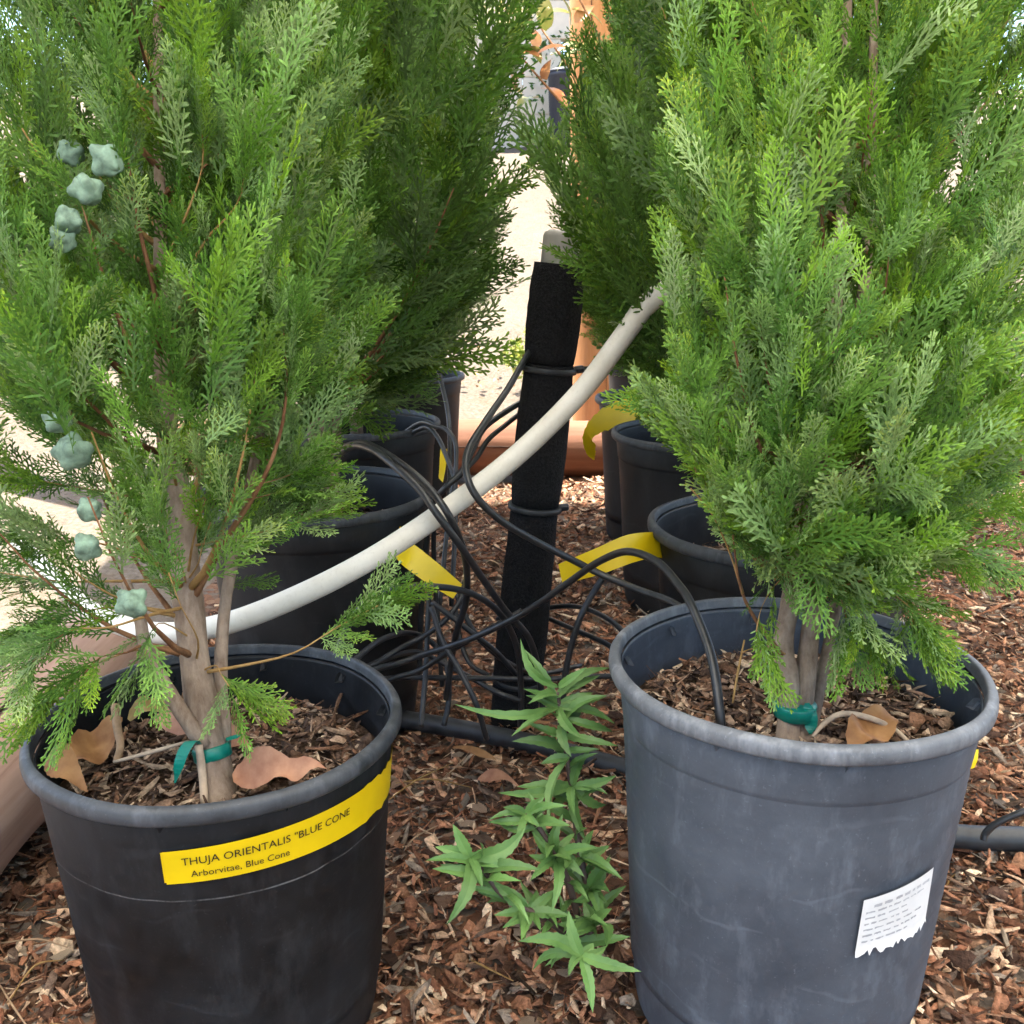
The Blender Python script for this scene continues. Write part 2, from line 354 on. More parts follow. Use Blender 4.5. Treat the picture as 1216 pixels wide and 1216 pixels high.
def make_pot(key):
    (cx, cy), Rr, H, z0 = POTS[key]
    root = empty('nursery_pot', (cx, cy, z0), POT_LABEL[key], 'pot', 'black plastic nursery pots standing in two rows')
    near = key in ('L1', 'R1')
    wm = M['pot_dark'] if key == 'L1' else M['pot_grey'] if key == 'R1' else M['pot_mid']
    rm = M['rim_dark'] if key == 'L1' else M['rim_grey'] if key == 'R1' else M['rim_dark']
    k = (Rr, H, wm.name)
    if k not in _potmesh:
        outer = [(Rr * .72, .012), (Rr * .755, .0), (Rr * .775, .003), (Rr * .785, .012)]
        for z in np.linspace(.03, H - .064, 8): outer.append((Rr * (.785 + .127 * z / (H - .062)), z))
        outer += [(Rr * .912, H - .0625), (Rr * .920, H - .0600), (Rr * .9215, H - .057), (Rr * .944, H - .0175)]
        if key == 'L1': outer = outer[:4] + [(Rr * (.785 + .158 * z / (H - .0175)), z) for z in np.linspace(.03, H - .0175, 12)]
        inner = [(Rr * .928, H - .012)]
        for i, z in enumerate(np.linspace(H - .016, .06, 46 if near else 14)):
            inner.append((Rr * (.928 - .135 * (H - z) / H) + (.0018 if near and i % 2 else 0), z))
        inner += [(.001, .05)]
        wob = lambda a, r, z: .0011 * math.sin(3 * a + z * 9) + .0007 * math.sin(7 * a + 1) * (z / H)
        V, F = lathe_arrays(outer + inner, 128 if near else 64, wob); me = mesh_np('wall', V, F, wm, True)
        rp = [(Rr * .932, H - .010), (Rr * .940, H - .003), (Rr * .945, H - .0006), (Rr * .953, H + .0003), (Rr * .970, H - .0003), (Rr * .988, H - .002), (Rr * .997, H - .005),
              (Rr * 1.0, H - .010), (Rr * .997, H - .0145), (Rr * .990, H - .0165), (Rr * .955, H - .0175), (Rr * .945, H - .0165)]
        V, F = lathe_arrays(rp, 128 if near else 64, wob); rme = mesh_np('rim', V, F, rm, True)
        _potmesh[k] = (me, rme)
    me, rme = _potmesh[k]
    obj('wall', me, root); obj('rim', rme, root)
    # small moulded lugs under the rim
    if near:
        if 'lug' not in _potmesh:
            V = [(x, y, z) for z, x in ((0, .0045), (-.010, -.002)) for y in (-.0035, .0035) for x in (x, x - .006)]
            _potmesh['lug'] = [(0, 2, 6, 4), (0, 4, 5, 1), (2, 3, 7, 6), (4, 6, 7, 5)], V
        lf, lv = _potmesh['lug']; lm = mesh_np('lug', lv, lf, wm)
        for i in range(10):
            a = 2 * math.pi * i / 10 + .31; r0 = Rr * .942; o = obj('lug', lm, root); o.location = (r0 * math.cos(a), r0 * math.sin(a), H - .019); o.rotation_euler = (0, 0, a)
    soil_depth = .066 if near else .085
    sz = H - soil_depth
    rsoil = Rr * (.928 - .135 * soil_depth / H) - .0022
    rg = np.random.default_rng(hash(key) % 1000 if False else sum(map(ord, key)))
    V = [(0, 0, sz + .008)]; F = []; nr, na = 9, 40
    for i in range(1, nr + 1):
        for j in range(na):
            r = rsoil * i / nr; a = 2 * math.pi * j / na
            V.append((r * math.cos(a), r * math.sin(a), sz + .008 * math.cos(i / nr * 2.2) + (rg.normal() * .0028 if i < nr else 0)))
    for j in range(na): F.append((0, 1 + j, 1 + (j + 1) % na))
    for i in range(nr - 1):
        for j in range(na): F.append((1 + i * na + j, 1 + (i + 1) * na + j, 1 + (i + 1) * na + (j + 1) % na, 1 + i * na + (j + 1) % na))
    obj('potting_mix', mesh_np('potting_mix', V, F, M['soil'], True), root)
    return root, sz + z0, rsoil
pots = {k: make_pot(k) for k in POTS}

# ------------------------------------------------------------------ bark chips
def chip_template(rg, kind):
    n = 7
    if kind == 'fibre': a, b, h = 1.0, rg.uniform(.03, .06), .03
    elif kind == 'sliver': a, b, h = 1.0, rg.uniform(.10, .2), .07
    elif kind == 'long': a, b, h = 1.0, rg.uniform(.26, .4), .10
    else: a, b, h = 1.0, rg.uniform(.5, .85), .11
    th = np.sort(np.linspace(0, 2 * np.pi, n, endpoint=False) + rg.uniform(-.38, .38, n)); rr = rg.uniform(.55, 1.15, n)
    x = a * rr * np.cos(th); y = b * rr * np.sin(th); bow = rg.uniform(-.3, .3); tw = rg.uniform(-.5, .5)
    sx = bow * x * x + tw * x * y + (.35 * rg.uniform(-1, 1) * y * y / max(b, .1))
    top = np.c_[x * .96, y * .93, h / 2 + sx + rg.uniform(-.07, .07, n)]
    bot = np.c_[x, y, -h / 2 + sx]
    V = np.vstack([top, bot, [[rg.uniform(-.25, .25) * a, 0, h / 2 + rg.uniform(-.08, .1)]]]) * .5
    F = [(i, (i + 1) % n, 2 * n) for i in range(n)]
    for i in range(n):
        j = (i + 1) % n; F += [(i, n + i, n + j), (i, n + j, j)]
    return V, np.array(F)
rgc = np.random.default_rng(11)
CT = [chip_template(rgc, k) for k in ['flat'] * 10 + ['long'] * 8 + ['sliver'] * 6 + ['fibre'] * 6]
def rotm(rx, ry, rz):
    cx, sx, cy, sy, cz, s_z = np.cos(rx), np.sin(rx), np.cos(ry), np.sin(ry), np.cos(rz), np.sin(rz)
    o = np.zeros_like(rx); i = o + 1
    X = np.stack([np.stack([i, o, o], -1), np.stack([o, cx, -sx], -1), np.stack([o, sx, cx], -1)], -2)
    Y = np.stack([np.stack([cy, o, sy], -1), np.stack([o, i, o], -1), np.stack([-sy, o, cy], -1)], -2)
    Z = np.stack([np.stack([cz, -s_z, o], -1), np.stack([s_z, cz, o], -1), np.stack([o, o, i], -1)], -2)
    return Z @ X @ Y
def scatter_chips(rg, pos, size, cols, tilt=.35, probs=(.45, .35, .2)):
    n = len(pos); grp = rg.choice(3, n, p=probs); tid = np.where(grp == 0, rg.integers(0, 10, n), np.where(grp == 1, rg.integers(10, 18, n), rg.integers(18, 30, n)))
    size = np.where(grp == 2, np.where(tid >= 24, size * 2.9, size * 1.9), np.where(grp == 1, size * 1.35, size))
    RM = rotm(rg.normal(0, tilt, n), rg.normal(0, tilt, n), rg.uniform(0, 6.28, n))
    Vs, Fs, Cs, off = [], [], [], 0
    for t in range(len(CT)):
        idx = np.where(tid == t)[0]
        if len(idx) == 0: continue
        v, f = CT[t]
        W = np.einsum('nij,vj->nvi', RM[idx], v) * size[idx, None, None] + pos[idx, None, :]
        Vs.append(W.reshape(-1, 3)); Fs.append((f[None] + (np.arange(len(idx)) * len(v))[:, None, None] + off).reshape(-1, 3))
        Cs.append(np.repeat(cols[idx], len(v), 0)); off += len(idx) * len(v)
    return np.vstack(Vs), np.vstack(Fs), np.vstack(Cs)
pal = np.array(CHIP)
def chip_cols(rg, n, gain=1.0):
    c = pal[rg.choice(len(pal), n, p=np.array([.10, .14, .13, .06, .11, .13, .06, .08, .09, .04, .10, .06]) / 1.1 * 1.0 if False else None)]
    return c * rg.uniform(.7, 1.35, (n, 1)) * gain * np.array([1.12, 1.05, 1.0])
N = 54000
u = rgc.uniform(0, 1, N); yy = .5 * (3.42 / .5) ** u; xx = rgc.uniform(-.72, 1.6, N)
keep = (np.abs(xx) < .60 * yy + .18) & (xx > -.70)
for k, ((cx, cy), Rr, H, z0) in POTS.items(): keep &= (xx - cx) ** 2 + (yy - cy) ** 2 > (Rr * .785) ** 2
xx, yy = xx[keep], yy[keep]; n = len(xx)
zz = np.array([gz(a, min(b, 3.6)) for a, b in zip(xx, yy)]) + rgc.uniform(.0, .014, n)
size = rgc.lognormal(math.log(.0150), .5, n).clip(.005, .042) * (1 + .12 * (yy > 2))
V, F, C = scatter_chips(rgc, np.c_[xx, yy, zz], size, chip_cols(rgc, n), .42, (.32, .32, .36))
o = obj('bark_chips', mesh_np('bark_chips', V, F, M['chip'], colr=C), bed); tag(o, kind='stuff')
# the larger chips lying on top, each its own piece
tm = [mesh_np('bark_chip', v, [tuple(q) for q in f], M['chip_obj']) for v, f in CT]
cnt = 0
while cnt < 290:
    y = float(rgc.uniform(.72, 1.75)); x = float(rgc.uniform(-.68, 1.0))
    if abs(x) > .56 * y + .05 or any((x - c[0]) ** 2 + (y - c[1]) ** 2 < (r_ * .83) ** 2 for c, r_, _, _ in POTS.values()): continue
    t = int(rgc.integers(0, 22)); o = obj('bark_chip', tm[t], bed); s = float(rgc.uniform(.022, .042)) * (1.35 if t > 9 else 1)
    o.location = (x, y, gz(x, y) + .013); o.rotation_euler = (rgc.normal(0, .2), rgc.normal(0, .2), rgc.uniform(0, 6.28)); o.scale = (s, s, s); cnt += 1
SOILPAL = np.array([(.11, .065, .042), (.18, .115, .078), (.05, .033, .025), (.26, .18, .125), (.36, .27, .19), (.14, .075, .045), (.08, .05, .036)])
# fine debris on the potting mix
for key, nn in (('L1', 1900), ('R1', 2100), ('R2', 500), ('L3', 250), ('L2', 300)):
    root, sz, rso = pots[key]; a = rgc.uniform(0, 6.28, nn); r = rso * .93 * np.sqrt(rgc.uniform(0, .93, nn))
    pos = np.c_[r * np.cos(a), r * np.sin(a), sz - root.location.z + .006 + rgc.uniform(0, .008, nn)]
    V, F, C = scatter_chips(rgc, pos, rgc.lognormal(math.log(.0105), .5, nn).clip(.005, .034), SOILPAL[rgc.integers(0, len(SOILPAL), nn)] * rgc.uniform(.7, 1.3, (nn, 1)) * (1.6 if key == 'R1' else 1.2), .4, (.35, .35, .3))
    tag(obj('bark_pieces', mesh_np('bark_pieces', V, F, M['chip'], colr=C), root), kind='stuff')

# ------------------------------------------------------------------ logs, post, unseen shade cloth added for the light
def log(name, a, b, r, mat, label, flat=0, cracks=()):
    a, b = Vector(a), Vector(b); root = empty(name, ((a + b) / 2) - Vector((0, 0, r)), label, 'log')
    n = 26; pts = [a.lerp(b, i / (n - 1)) + Vector((0, 0, .004 * math.sin(i * .9))) for i in range(n)]
    rg = np.random.default_rng(len(label)); jt = rg.normal(0, .012, (n, 40)); ph = rg.uniform(0, 6, 4)
    jf = lambda i, k: .5 * jt[i, k] + .018 * math.sin(i * .4 + ph[0]) + .015 * math.sin(k * .32 * 2 + ph[1])
    rad = [r * .95] + [r] * 10 + [r * .95]
    V, F = tube_arrays([tuple(p) for p in pts], rad, 40, jitter=jf)
    o = obj('trunk_section', mesh_np(name, V, F, mat, True), root, True)
    for pl in cracks:
        tube('drying_crack', pl, [.0005, .0035, .0025, .0005], M['crack'], root, 5)
    return root
z_ = lambda p, up=.0: (p[0], p[1], p[2])
LA, LB, LR = (-.745, .35, .075), (-.745, 1.62, .075), .105
def on_log(y, ang): return (LA[0] + (LR + .001) * math.sin(ang), y, .075 + (LR + .001) * math.cos(ang))
log('border_log', LA, LB, LR, M['log_y'], 'pale peeled border log lying beside the printed yellow label pot',
    cracks=([on_log(.95, -.35), on_log(1.1, -.28), on_log(1.3, -.33), on_log(1.52, -.2)], [on_log(1.05, .25), on_log(1.2, .3), on_log(1.33, .27)]))
log('border_log', (-1.25, 3.58, .08), (1.9, 3.50, .10), .105, M['log_x'], 'orange brown peeled log lying across the back of the mulch bed',
    cracks=([(-.3, 3.449, .11), (-.05, 3.442, .115), (.1, 3.439, .108)],))
def post(x, y, r, h, label, lean=0):
    zb = gz(x, y) - .12; root = empty('wooden_post', (x, y, gz(x, y)), label, 'post', 'wooden posts of the shade structure')
    pts = [(x - lean * t, y, zb + (h - zb) * t) for t in np.linspace(0, 1, 18)]
    rg = np.random.default_rng(3); ph = rg.uniform(0, 6, 3)
    V, F = tube_arrays(pts, r, 28, jitter=lambda i, k: .02 * math.sin(k * .45 + ph[0]) + .012 * math.sin(i * .7 + ph[1]))
    obj('shaft', mesh_np('shaft', V, F, M['post'], True), root, True)
    for s in range(2):
        a = -1.35 - s * .5
        tube('drying_crack', [(x - lean * t + r * 1.015 * math.cos(a + .03 * math.sin(9 * t)), y + r * 1.015 * math.sin(a + .03 * math.sin(9 * t)), zb + (h - zb) * t) for t in np.linspace(.12 + .1 * s, .6 + .2 * s, 9)], [.0004, .003, .002, .0004], M['crack'], root, 5)
    return root
CLX0, CLX1, CLY0, CLY1, CLZ = -2.15, 3.2, -1.8, 3.62, 2.45
post(.345, 3.80, .098, CLZ, 'orange wooden post behind the black foam wrapped pole', .06)
post(-2.25, 3.80, .098, CLZ, 'unseen wooden post added to carry a corner of the added shade cloth')  # this and the next two posts are unseen, added to carry the cloth
post(-2.25, -1.9, .098, CLZ, 'unseen wooden post added to carry a corner of the added shade cloth')
post(3.3, -1.9, .098, CLZ, 'unseen wooden post added to carry a corner of the added shade cloth')
cl = empty('added_shade_cloth', (0, 0, 0), 'unseen translucent cloth added above the potted trees to shade them and soften the sun', 'shade cloth')  # out of view, added to keep direct sun off the bed and diffuse it
sagf = lambda x, y: CLZ - .10 * math.sin(math.pi * (x - CLX0) / (CLX1 - CLX0)) * math.sin(math.pi * (y - CLY0) / (CLY1 - CLY0))
c_o = grid('cloth', np.linspace(CLX0, CLX1, 24), np.linspace(CLY0, CLY1, 24), sagf, M['cloth']); c_o.parent = cl
for ax, ay, bx, by in ((CLX0, CLY0, CLX0, CLY1), (CLX0, CLY1, CLX1, CLY1), (CLX1, CLY0, CLX1, CLY1), (CLX0, CLY0, CLX1, CLY0)):
    tube('edge_cable', [(ax, ay, CLZ), ((ax + bx) / 2, (ay + by) / 2, CLZ), (bx, by, CLZ)], .006, M['pipe'], cl, 8)
for px_, py_, qx, qy in ((CLX0, CLY1, -2.25, 3.8), (CLX0, CLY0, -2.25, -1.9), (CLX1, CLY0, 3.3, -1.9), (.28, CLY1, .285, 3.8)):
    tube('tie_rope', [(px_, py_, CLZ), ((px_ + qx) / 2, (py_ + qy) / 2, CLZ - .005), (qx, qy, CLZ - .01)], .004, M['pipe'], cl, 6)

# ------------------------------------------------------------------ foam wrapped pole, hose, pipes and drip tubes
pb, pt = Vector((.003, 1.60, -.02)), Vector((.078, 1.60, .80)); pdir = (pt - pb).normalized()
pole = empty('wrapped_pole', (pb.x, pb.y, -.03), 'leaning pole wrapped in black foam with tie bands', 'pole')
seams = [-.04, .40, .64, .80]
for i in range(3):
    a, b = pb + pdir * (seams[i] + .001), pb + pdir * (seams[i + 1] - .001)
    pts = [a.lerp(b, t) for t in np.linspace(0, 1, 12)]; rg = np.random.default_rng(i + 40); jt = rg.normal(0, .012, (40, 30))
    V, F = tube_arrays([tuple(p) for p in pts], [.040, .0435, .0445, .0435, .041], 28, jitter=lambda i_, k: jt[i_, k] + .02 * math.sin(k * .5 + i_ * .2))
    obj('foam_sleeve', mesh_np('foam_sleeve', V, F, M['foam'], True), pole, True)
def ring(c, d, r0, w, mat, name, parent):
    pts = [c + d * t for t in (-w / 2, -w / 2 + .001, w / 2 - .001, w / 2)]
    V, F = tube_arrays([tuple(p) for p in pts], [r0 - .001, r0, r0, r0 - .001], 28); return obj(name, mesh_np(name, V, F, mat, True), parent, True)
for s in (.395, .63, .075):
    c = pb + pdir * s; ring(c, pdir, .0465, .009, M['pipe'], 'tie_band', pole)
    kb = c + Vector((.048, -.004, 0))
    V, F = tube_arrays([tuple(kb + Vector((t, 0, t * .1))) for t in (-.006, 0, .008, .010)], [.006, .0065, .0065, .004], 8)
    obj('tie_head', mesh_np('tie_head', V, F, M['pipe'], False), pole, True)
V, F = tube_arrays([tuple(pb + pdir * t) for t in (.78, .80, .84, .846, .85)], [.03, .03, .03, .028, .02], 24)
obj('inner_pipe', mesh_np('inner_pipe', V, F, M['grey_pvc'], True), pole, True)

hz = [(20, 640, 1.75), (70, 692, 1.55), (112, 728, 1.40), (180, 751, 1.27), (255, 744, 1.22), (340, 714, 1.22), (440, 664, 1.24), (540, 598, 1.28), (620, 535, 1.31), (690, 465, 1.31), (738, 402, 1.29), (768, 362, 1.27), (805, 335, 1.26), (850, 322, 1.25), (900, 320, 1.24)]
hose = tube('garden_hose', [P(*q) for q in hz], .0142, M['hose'], None, 18, 8)
tag(hose, 'thick white garden hose looping between the potted trees', 'hose')
# main poly pipe on the ground
mp = [G(455, 858, .014), G(540, 872, .014), G(640, 893, .014), G(720, 915, .016), G(850, 950, .025), G(1000, 985, .036), G(1130, 1002, .042), G(1230, 1006, .046), G(1400, 1010, .05)]
mp = [Vector((-.6, 1.62, .014)), Vector((-.4, 1.58, .014))] + mp if False else mp
o = tube('supply_pipe', [Vector((m.x, m.y, m.z + .012)) for m in mp], .0165, M['pipe'], None, 14, 6)
tag(o, 'thick black irrigation pipe lying on the mulch', 'pipe')
def drip(pts, label, r=.0042, nm='drip_tube'):
    o = tube(nm, [P(*q) for q in pts], r, M['tube'], None, 9, 7)
    return tag(o, label, 'tube', 'black drip irrigation tubes')
drip([(857, 880, .93), (855, 850, .925), (845, 780, .95), (822, 720, 1.0), (806, 695, 1.04), (780, 667, 1.1), (745, 655, 1.17), (711, 667, 1.24), (676, 691, 1.31), (642, 715, 1.36), (607, 736, 1.40), (555, 760, 1.44), (504, 777, 1.47), (472, 788, 1.46), (440, 797, 1.40), (400, 820, 1.36)], 'drip tube arching into the soil of the weathered grey pot', .0048)
drip([(395, 545, 1.52), (418, 530, 1.42), (440, 533, 1.33), (462, 548, 1.27), (497, 580, 1.235), (517, 608, 1.225), (545, 646, 1.25), (573, 687, 1.33), (600, 725, 1.40), (628, 758, 1.45), (640, 800, 1.5), (645, 850, 1.52)], 'grey sheened drip tube crossing over the white hose, running straight to the pole foot', .0050)
drip([(395, 535, 1.54), (425, 526, 1.44), (445, 531, 1.35), (472, 548, 1.28), (504, 574, 1.25), (528, 604, 1.235), (544, 636, 1.26), (554, 672, 1.33), (553, 715, 1.42), (540, 760, 1.5), (530, 830, 1.55)], 'black drip tube crossing over the white hose, bending down to the mulch', .0050)
drip([(640, 400, 1.62), (624, 425, 1.55), (604, 460, 1.46), (576, 501, 1.36), (556, 535, 1.28), (554, 563, 1.24), (566, 590, 1.235), (593, 617, 1.26), (635, 642, 1.30), (676, 663, 1.33), (718, 684, 1.33), (763, 702, 1.30), (800, 716, 1.26), (830, 740, 1.22)], 'long drip tube curling over the white hose and across the wrapped pole', .0050)
drip([(640, 470, 1.68), (619, 478, 1.64), (593, 494, 1.6), (573, 511, 1.56), (559, 539, 1.54), (548, 560, 1.53), (528, 580, 1.52), (512, 604, 1.56), (505, 660, 1.62), (500, 730, 1.66), (498, 800, 1.68)], 'drip tube coming round the wrapped pole, then dropping behind the hose', .0050)
drip([(640, 476, 1.69), (622, 488, 1.66), (600, 505, 1.63), (580, 522, 1.6), (565, 545, 1.58), (545, 566, 1.57), (520, 592, 1.6), (515, 650, 1.66), (520, 740, 1.68), (525, 815, 1.7)], 'drip tube doubling the one that comes round the wrapped pole', .0042)
drip([(392, 800, 1.33), (410, 750, 1.36), (428, 722, 1.37), (445, 709, 1.37), (469, 699, 1.35), (504, 696, 1.35), (548, 701, 1.37), (580, 716, 1.40), (600, 738, 1.43), (614, 770, 1.47), (619, 820, 1.52), (618, 862, 1.55)], 'drip tube bowed over the yellow strip end and down in front of the pole', .0048)
drip([(735, 668, 1.42), (721, 680, 1.42), (704, 705, 1.42), (687, 739, 1.42), (673, 791, 1.44), (668, 840, 1.46), (664, 890, 1.47)], 'drip tube standing from the supply pipe beside the weed', .0048)
drip([(590, 735, 1.75), (649, 722, 1.72), (683, 720, 1.66), (711, 729, 1.58), (735, 745, 1.5), (760, 775, 1.45)], 'drip tube passing behind the wrapped pole to the weathered grey pot', .0044)
drip([(620, 722, 1.78), (645, 732, 1.74), (676, 745, 1.66), (721, 765, 1.55), (750, 790, 1.48)], 'lower drip tube passing behind the wrapped pole to the weathered grey pot', .0044)
drip([(395, 830, 1.36), (430, 812, 1.46), (470, 805, 1.55), (530, 805, 1.545), (615, 806, 1.53), (660, 806, 1.52), (720, 803, 1.5), (740, 806, 1.48)], 'level drip tube stretched across the foot of the wrapped pole', .0044)
drip([(470, 522, 2.30), (498, 503, 2.2), (517, 506, 2.1), (531, 511, 2.05), (541, 528, 2.03), (541, 563, 2.0), (537, 587, 1.98), (530, 640, 1.95), (522, 720, 1.92)], 'drip tube looping beside the pots behind the hose', .005)
drip([(480, 520, 2.27), (505, 508, 2.16), (520, 520, 2.1), (533, 550, 2.05), (541, 578, 2.0), (540, 640, 1.95), (536, 720, 1.92)], 'short drip tube leaning beside the looped one behind the hose', .005)
drip([(512, 360, 2.6), (515, 400, 2.6), (522, 445, 2.58), (531, 485, 2.55), (534, 520, 2.5), (534, 570, 2.45), (530, 640, 2.35)], 'thin grey cord hanging from the foliage in front of the last pot', .006, 'drip_tube')
drip([(640, 441, 1.72), (672, 440, 1.8), (700, 437, 2.2), (715, 436, 2.5)], 'drip tube stretched level from the wrapped pole to the pots behind', .005)
drip([(1240, 958, 1.15), (1216, 964, 1.15), (1195, 972, 1.155), (1180, 980, 1.16), (1170, 990, 1.165), (1168, 998, 1.165)], 'short drip tube plugged into the thick supply pipe', .0042)
tangle = ['drip tube of the tangle standing upright behind the weed', 'drip tube of the tangle slanting down to the pole foot', 'drip tube of the tangle running low over the mulch',
          'drip tube of the tangle rising toward the yellow strip end', 'drip tube of the tangle bent over the supply pipe', 'drip tube of the tangle pushed against the pot behind the hose',
          'drip tube of the tangle curving away behind the pole', 'drip tube of the tangle crossing the upright one', 'drip tube of the tangle with the widest bow']
TG = [[(510, 700, 1.55), (508, 740, 1.55), (506, 790, 1.54), (502, 840, 1.52), (500, 862, 1.50)],
      [(512, 715, 1.5), (540, 735, 1.5), (565, 755, 1.5), (590, 775, 1.52), (612, 800, 1.55)],
      [(395, 815, 1.34), (440, 790, 1.42), (475, 777, 1.52), (500, 775, 1.57), (530, 790, 1.58), (560, 805, 1.55), (590, 822, 1.52), (618, 832, 1.52)],
      [(395, 822, 1.34), (440, 792, 1.42), (475, 770, 1.48), (500, 757, 1.5), (525, 740, 1.5), (545, 715, 1.52), (552, 690, 1.55)],
      [(512, 720, 1.47), (525, 760, 1.46), (545, 795, 1.45), (565, 835, 1.44), (578, 878, 1.46)],
      [(395, 808, 1.34), (440, 768, 1.41), (465, 755, 1.48), (490, 752, 1.56), (515, 765, 1.6), (530, 790, 1.58), (533, 830, 1.56), (527, 862, 1.55)],
      [(540, 720, 1.7), (548, 765, 1.68), (560, 790, 1.66), (580, 802, 1.66)],
      [(395, 835, 1.34), (440, 815, 1.44), (472, 804, 1.5), (500, 795, 1.5), (540, 770, 1.47), (585, 745, 1.45), (620, 725, 1.45)],
      [(540, 700, 1.62), (552, 730, 1.6), (570, 760, 1.6), (600, 785, 1.62), (640, 800, 1.7), (690, 790, 1.75)]]
for q, lb in zip(TG, tangle): drip(q, lb, .0044)

# ------------------------------------------------------------------ arborvitae foliage
def spray_template(seed, L=.108, side=.046):
    """one flat pinnate spray along +Y in the XY plane: strips of scale leaf"""
    rg = np.random.default_rng(seed); V = []; F = []; T = []; B = []
    def strip(p, d, n, ln, w, t0, t1, seg=1):
        s = np.cross(n, d); s = s / np.linalg.norm(s); tw = rg.normal(0, .38); s = s * math.cos(tw) + n * math.sin(tw)
        b = len(V); B.extend([rg.uniform(.72, 1.3)] * 5)
        if seg == 1:
            for q, ww in ((0, .9), (.74, 1.0)):
                V.append(p + d * ln * q - s * w * ww / 2); V.append(p + d * ln * q + s * w * ww / 2); T.extend([t0 * (.55 + .35 * q)] * 2)
            V.append(p + d * ln); T.append(t1)
            F.extend([(b, b + 1, b + 3), (b, b + 3, b + 2), (b + 2, b + 3, b + 4)])
        return
    def path(p, d, n, ln, curve, w, t0, t1, k):
        """curved ribbon; returns sample points"""
        pts = []; q = p.copy(); dd = d.copy(); side_ = np.cross(n, d)
        b0 = len(V); B.extend([rg.uniform(.75, 1.15)] * (2 * k + 2))
        for i in range(k + 1):
            f = i / k; ww = w * (1 - .55 * f); s = np.cross(n, dd); s /= np.linalg.norm(s)
            pts.append((q.copy(), dd.copy(), f)); V.append(q - s * ww / 2); V.append(q + s * ww / 2); T.extend([t0 + (t1 - t0) * f] * 2)
            dd = dd + (side_ * curve + n * rg.normal(-.03, .05)) / k; dd /= np.linalg.norm(dd); q = q + dd * ln / k
        for i in range(k): a = b0 + 2 * i; F.extend([(a, a + 1, a + 3), (a, a + 3, a + 2)])
        return pts
    n0 = np.array([0, 0, 1.0]); d0 = np.array([0, 1.0, 0])
    ax = path(np.zeros(3), d0, n0, L, rg.normal(0, .22), .0026, .0, .75, 7)
    P_ = np.array([a[0] for a in ax]); D_ = np.array([a[1] for a in ax]); f_ = np.array([a[2] for a in ax])
    pos = .05; sg = 1 if rg.random() < .5 else -1
    while pos < .97:
        p = np.array([np.interp(pos, f_, P_[:, k]) for k in range(3)]); d = np.array([np.interp(pos, f_, D_[:, k]) for k in range(3)]); d /= np.linalg.norm(d)
        shape = np.interp(pos, [0, .12, .3, .6, 1], [.25, .75, 1, .72, .16]); ln = side * shape * rg.uniform(.75, 1.15)
        an = sg * R(rg.uniform(30, 46)); s = np.cross(n0, d); nn = n0 + np.array([0, 0, 0]) + s * rg.normal(0, .18); nn /= np.linalg.norm(nn)
        dd = d * math.cos(an) + s * math.sin(an) + n0 * rg.normal(0, .12); dd /= np.linalg.norm(dd)
        sp = path(p, dd, nn, ln, -sg * .35 * rg.uniform(.4, 1.3), .0024, .2 + .4 * pos, .55 + .45 * pos, 3)
        Q = np.array([a[0] for a in sp]); E_ = np.array([a[1] for a in sp]); g_ = np.array([a[2] for a in sp])
        q2 = .16; s2 = sg; step = .0056 / ln
        while q2 < .99:
            pp = np.array([np.interp(q2, g_, Q[:, k]) for k in range(3)]); ed = np.array([np.interp(q2, g_, E_[:, k]) for k in range(3)]); ed /= np.linalg.norm(ed)
            sl = (.0065 + .0105 * (1 - q2) * shape) * rg.uniform(.7, 1.25); a2 = s2 * R(rg.uniform(26, 42)); ss = np.cross(nn, ed)
            d2 = ed * math.cos(a2) + ss * math.sin(a2) + nn * rg.normal(0, .18); d2 /= np.linalg.norm(d2)
            strip(pp, d2, nn, sl, .0022 * rg.uniform(.85, 1.15), .4 + .3 * pos, .75 + .35 * max(pos, q2))
            q2 += step * rg.uniform(.8, 1.2); s2 = -s2
        strip(Q[-1], E_[-1], nn, .006, .0024, .8, 1.1)
        pos += .0054 / L * rg.uniform(.8, 1.2); sg = -sg
    V = np.array(V); F = np.array(F); T = np.array(T).clip(0, 1.1)
    return V, F, T, np.array(B)
STEMP = [spray_template(100 + i) for i in range(10)] + [spray_template(200 + i, .085, .036) for i in range(4)] + [spray_template(300 + i, .12, .034) for i in range(4)]
GREENS = np.array([(.078, .168, .016), (.094, .182, .032), (.135, .222, .070), (.054, .125, .016), (.170, .245, .088), (.118, .218, .016)])
TIPS = np.array([(.36, .44, .030), (.25, .38, .045), (.22, .32, .12), (.17, .30, .04)])
def spray_cols(T, g, tcol, amt, B):
    k = ((T - .5) / .45).clip(0, 1)[:, None] * amt
    base = g[None] * (.95 + .35 * T[:, None])
    return (base * (1 - k) + tcol[None] * k) * B[:, None]
# shared meshes for the sprays that are objects of their own
SPM = []
rgp = np.random.default_rng(5)
for v, (V, F, T, B) in enumerate(STEMP):
    for h in range(3):
        g = GREENS[rgp.integers(0, 6)] * rgp.uniform(.9, 1.15); tc = TIPS[rgp.integers(0, 4)]
        SPM.append(mesh_np('spray', V, F, M['foliage'], colr=spray_cols(T, g, tc, rgp.uniform(.3, 1), B)))
def frame(d, up, roll):
    d = d / np.linalg.norm(d); s = np.cross(d, up); ln = np.linalg.norm(s)
    if ln < 1e-4: s = np.array([1.0, 0, 0])
    else: s = s / ln
    n = np.cross(s, d); s2 = s * math.cos(roll) + n * math.sin(roll); n2 = np.cross(s2, d)
    return np.stack([s2, d, n2], 1)
def bez(a, b, c, n=8): 
    t = np.linspace(0, 1, n)[:, None]; return (1 - t) ** 2 * a + 2 * t * (1 - t) * b + t * t * c
